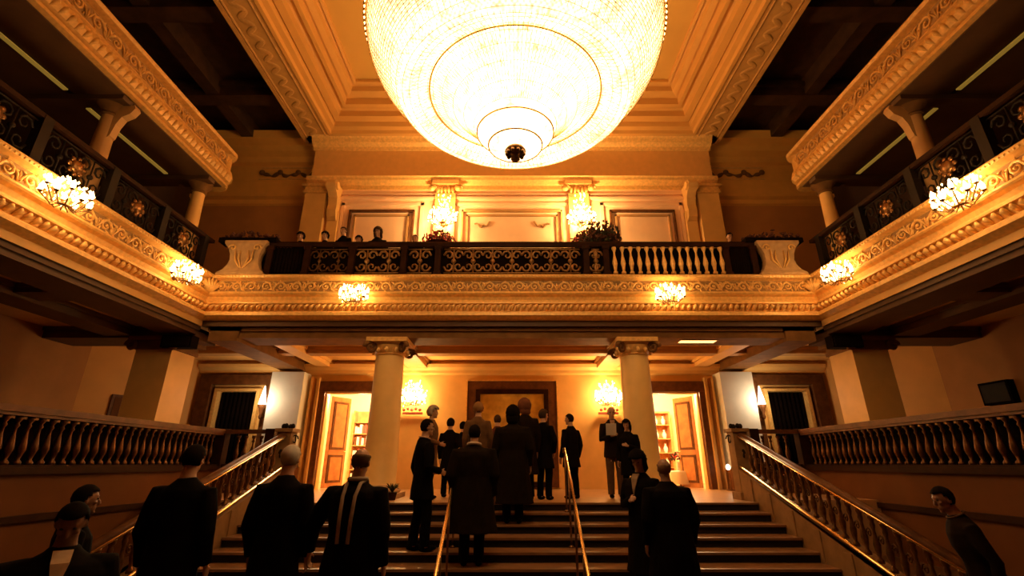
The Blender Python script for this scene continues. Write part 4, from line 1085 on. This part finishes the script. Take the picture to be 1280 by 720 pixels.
    if scarf:
        for q in (-1, 1):
            k = MB(); k.tube([(q*.055,.10,1.46),(q*.075,.02,1.53),(q*.062,-.09,1.50),(q*.055,-.135*b,1.40),(q*.05,-.160*b,1.22),(q*.045,-.165*b,1.04)], .017, 8, ry=.010, ref=(1,0,0))
            fin(k).build('scarf_end', cloth(scarf), co_, smooth=True, local=True)
        k = MB(); k.tube([(.075*cos(a), .075*sin(a)-.01, 1.535) for a in [2*pi*i/16 for i in range(16)]], .018, 8, closed=True)
        fin(k).build('scarf_loop', cloth(scarf), co_, smooth=True, local=True)
    if hold == 'paper':
        q, S, E, Wr = hands[1]
        p = Wr*s + Vector((0,.06,.03))
        o = MB(); o.add([(p.x-.11,p.y+.02,p.z-.02),(p.x+.11,p.y+.02,p.z-.02),(p.x+.11,p.y+.02+.09,p.z+.22),(p.x-.11,p.y+.02+.09,p.z+.22)], [(0,1,2,3)])
        wp = Matrix.Rotation(face, 3, 'Z')
        o.v = [wp @ v + Vector(loc) for v in o.v]
        ob = tag(o.build('programme', 'white', loc=loc), 'pale folded programme held by the man standing beside the right round column', 'paper')
        m_ = ob.modifiers.new('t','SOLIDIFY'); m_.thickness = .004
    return t

def ground(y):
    if y >= EDGE: return LAND
    i = int(math.ceil((EDGE-y)/RUN - 1e-6))
    return FLOOR if i >= 7 else LAND - i*RISE
def at(px, y, zhead=None):
    z = ground(y); zz = z + 1.2 if zhead is None else zhead
    return (xat(px, y, zz), y, z)
AW = 0.0      # facing away from the camera (+Y)
grey = (.55,.50,.44); dk = (.02,.012,.008); brown = (.07,.035,.018)
BL = (.012,.008,.007)
P_ = person
P_(at(239,4.6,0), 1.86, .05, 'man in a long black coat, leftmost of those seen from behind below the stairs', hair='short', haircol=dk, coat_len=.62, bulk=1.12, nod=.1)
P_(at(361,5.0,0), 1.87, -.05, 'white-haired man in a long dark coat seen from behind, left of the stairs', hair='short', haircol=grey, coat_len=.66, bulk=1.1, skin=(.5,.27,.16))
P_(at(450,4.7,0), 1.84, -.1, 'balding man in a dark coat with a striped scarf down his back', hair='bald', haircol=(.12,.07,.04), coat_len=.5, bulk=1.22, pose=('out','down'), scarf=(.42,.34,.26), skin=(.42,.22,.12), nod=.12)
P_(at(531,8.25,.3), 1.97, -1.0, 'dark-haired man in a dark suit climbing the stairs beside the left handrail', hair='short', haircol=dk, coat_len=.28, pose=('down','bent'), step=.05, turn=-.2, collar=((.6,.4,.3), False), bulk=.98)
P_(at(540,10.75,1.0), 1.88, -1.5, 'grey-haired person on the landing between the lit sconce and the left handrail', hair='curly', haircol=(.35,.27,.2), coat=(.16,.08,.035), pose=('down','bent'))
P_(at(563,11.4,.8), 1.68, -.2, 'short person in black on the landing just left of the left handrail top', hair='short', haircol=dk, coat_len=.4)
P_(at(579,12.4,.8), 1.68, .3, 'small dark-haired person far back on the landing behind the left handrail', hair='short', haircol=dk, coat_len=.3)
P_(at(593,7.95,.4), 2.0, 0, 'broad person in a brown coat with pale collar beside the left handrail', hair='short', haircol=dk, coat=(.028,.016,.007), coat_len=.55, bulk=1.42, collar=((.55,.42,.3), True))
P_(at(598,10.4,1.1), 1.92, .1, 'person with light brown hair standing behind the broad brown-coated person', hair='curly', haircol=(.28,.14,.05), coat=(.14,.07,.03), coat_len=.4)
P_(at(622,11.6,.9), 1.78, .2, 'person in a reddish brown coat before the left half of the painting', hair='short', haircol=brown, coat=(.13,.035,.02), coat_len=.4)
P_(at(641,9.2,.8), 1.99, -.1, 'person with voluminous dark hair and long brown coat, centre of the stairs', hair='big', haircol=(.015,.009,.006), coat=(.026,.015,.007), coat_len=.66, bulk=1.32)
P_(at(656,10.35,1.0), 1.97, .3, 'reddish-haired person just beyond the voluminous dark hair at the centre', hair='big', haircol=(.16,.06,.03), coat=(.03,.015,.01), coat_len=.5, bulk=1.1)
P_(at(679,10.6,.8), 1.80, -.6, 'tall person in a black suit standing right of the golden painting', hair='short', haircol=(.06,.035,.02), coat_len=.34, turn=-.4, pose=('down','pocket'))
P_(at(713,10.85,.7), 1.73, .6, 'man in a black suit standing alone right of the right handrail', hair='short', haircol=(.04,.02,.012), coat_len=.30, turn=.5, skin=(.42,.22,.12))
P_(at(765,11.1,.8), 1.92, pi-.1, 'man facing the camera left of the right round column, in a short open jacket', hair='bald', haircol=(.1,.05,.03), coat=(.03,.018,.012), trousers=(.10,.055,.028), coat_len=.18, pose=('down','front'), shirt=(.35,.2,.12), hold='paper', nod=.2)
P_(at(784,10.3,.6), 1.56, pi-.5, 'person in a dark coat at the foot of the right round column, head bowed', hair='long', haircol=(.02,.012,.008), coat_len=.4, pose=('front','down'), nod=.3)
P_(at(797,7.1,.2), 1.86, pi*.75, 'dark-haired woman facing the camera on the right of the stairs', hair='big', haircol=(.016,.009,.006), coat_len=.6, pose=('down','front'), nod=.35, turn=.2, bulk=1.1, shirt=(.3,.2,.12), skin=(.5,.28,.17))
P_(at(830,6.1,0), 1.76, .1, 'thin-haired person in a long black coat, lowest on the right of the stairs', hair='bald', haircol=(.3,.17,.1), coat_len=.66, bulk=1.3, skin=(.3,.16,.1))
P_(at(90,2.9,-.3), 1.50, pi+.7, 'person in a black suit with a white shirt front in the lower left corner', hair='short', haircol=dk, coat_len=.3, shirt=(.5,.36,.24), bulk=1.35, nod=.5, turn=-.1, skin=(.22,.11,.06))
P_(at(101,4.0,-.3), 1.54, -.7, 'dark-haired person behind the white-shirted figure in the lower left corner', hair='short', haircol=dk, coat_len=.4, skin=(.30,.15,.08))
P_(at(1206,4.6,-.3), 1.52, 1.2, 'stooping person in a dark jacket with a light collar at the lower right', hair='short', haircol=dk, coat=(.03,.016,.01), coat_len=.4, stoop=.22, collar=((.14,.08,.045), False), skin=(.3,.15,.09), turn=.2)
for i, (px, y, hh, hc, lab) in enumerate([
    (376, 11.9, 1.72, dk, 'dark-haired spectator behind the back railing, leftmost'),
    (407, 11.7, 1.64, dk, 'second spectator from the left behind the back railing'),
    (430, 11.5, 1.68, brown, 'third spectator from the left, bending beside a panel of the upper wall'),
    (449, 12.0, 1.66, (.03,.015,.01), 'spectator just left of the one in the middle of the left wall panel'),
    (472, 11.8, 1.80, brown, 'spectator with pointed brown hair before the left wall panel'),
    (519, 11.8, 1.60, (.1,.05,.03), 'small spectator left of the left upper sconce plants'),
    (912, 11.8, 1.66, dk, 'spectator behind the back railing beside the right pedestal'),
    (938, 11.9, 1.62, brown, 'spectator partly hidden behind the right pedestal foliage')]):
    P_((xat(px, y, 5.8), y, zf), hh*1.07, pi + random.uniform(-.5,.5), lab, hair=random.choice(['short','curly']) if hh < 1.8 else 'big', haircol=hc, coat_len=.2, nod=.2, vox=.012, group='spectators on the balcony')

# ------------------------------------------------------------------ camera, world, lift to floor level
for o in list(bpy.data.objects):
    if o.parent is None: o.location.z += 1.70
cam = bpy.data.cameras.new('camera'); co = bpy.data.objects.new('camera', cam); COL.objects.link(co)
cam.sensor_width = 36; cam.lens = 36*FPX/1280; cam.clip_start = .05; cam.clip_end = 200
co.location = (0, 0, 1.70); co.rotation_euler = (pi/2 + PITCH, 0, 0)
SC.camera = co
w = bpy.data.worlds.new('world'); SC.world = w; w.use_nodes = True
w.node_tree.nodes['Background'].inputs[0].default_value = (.02, .008, .002, 1)
w.node_tree.nodes['Background'].inputs[1].default_value = .3
vs_ = SC.view_settings; vs_.view_transform = 'Standard'; vs_.look = 'None'; vs_.exposure = -.08; vs_.gamma = 1; vs_.use_curve_mapping = False
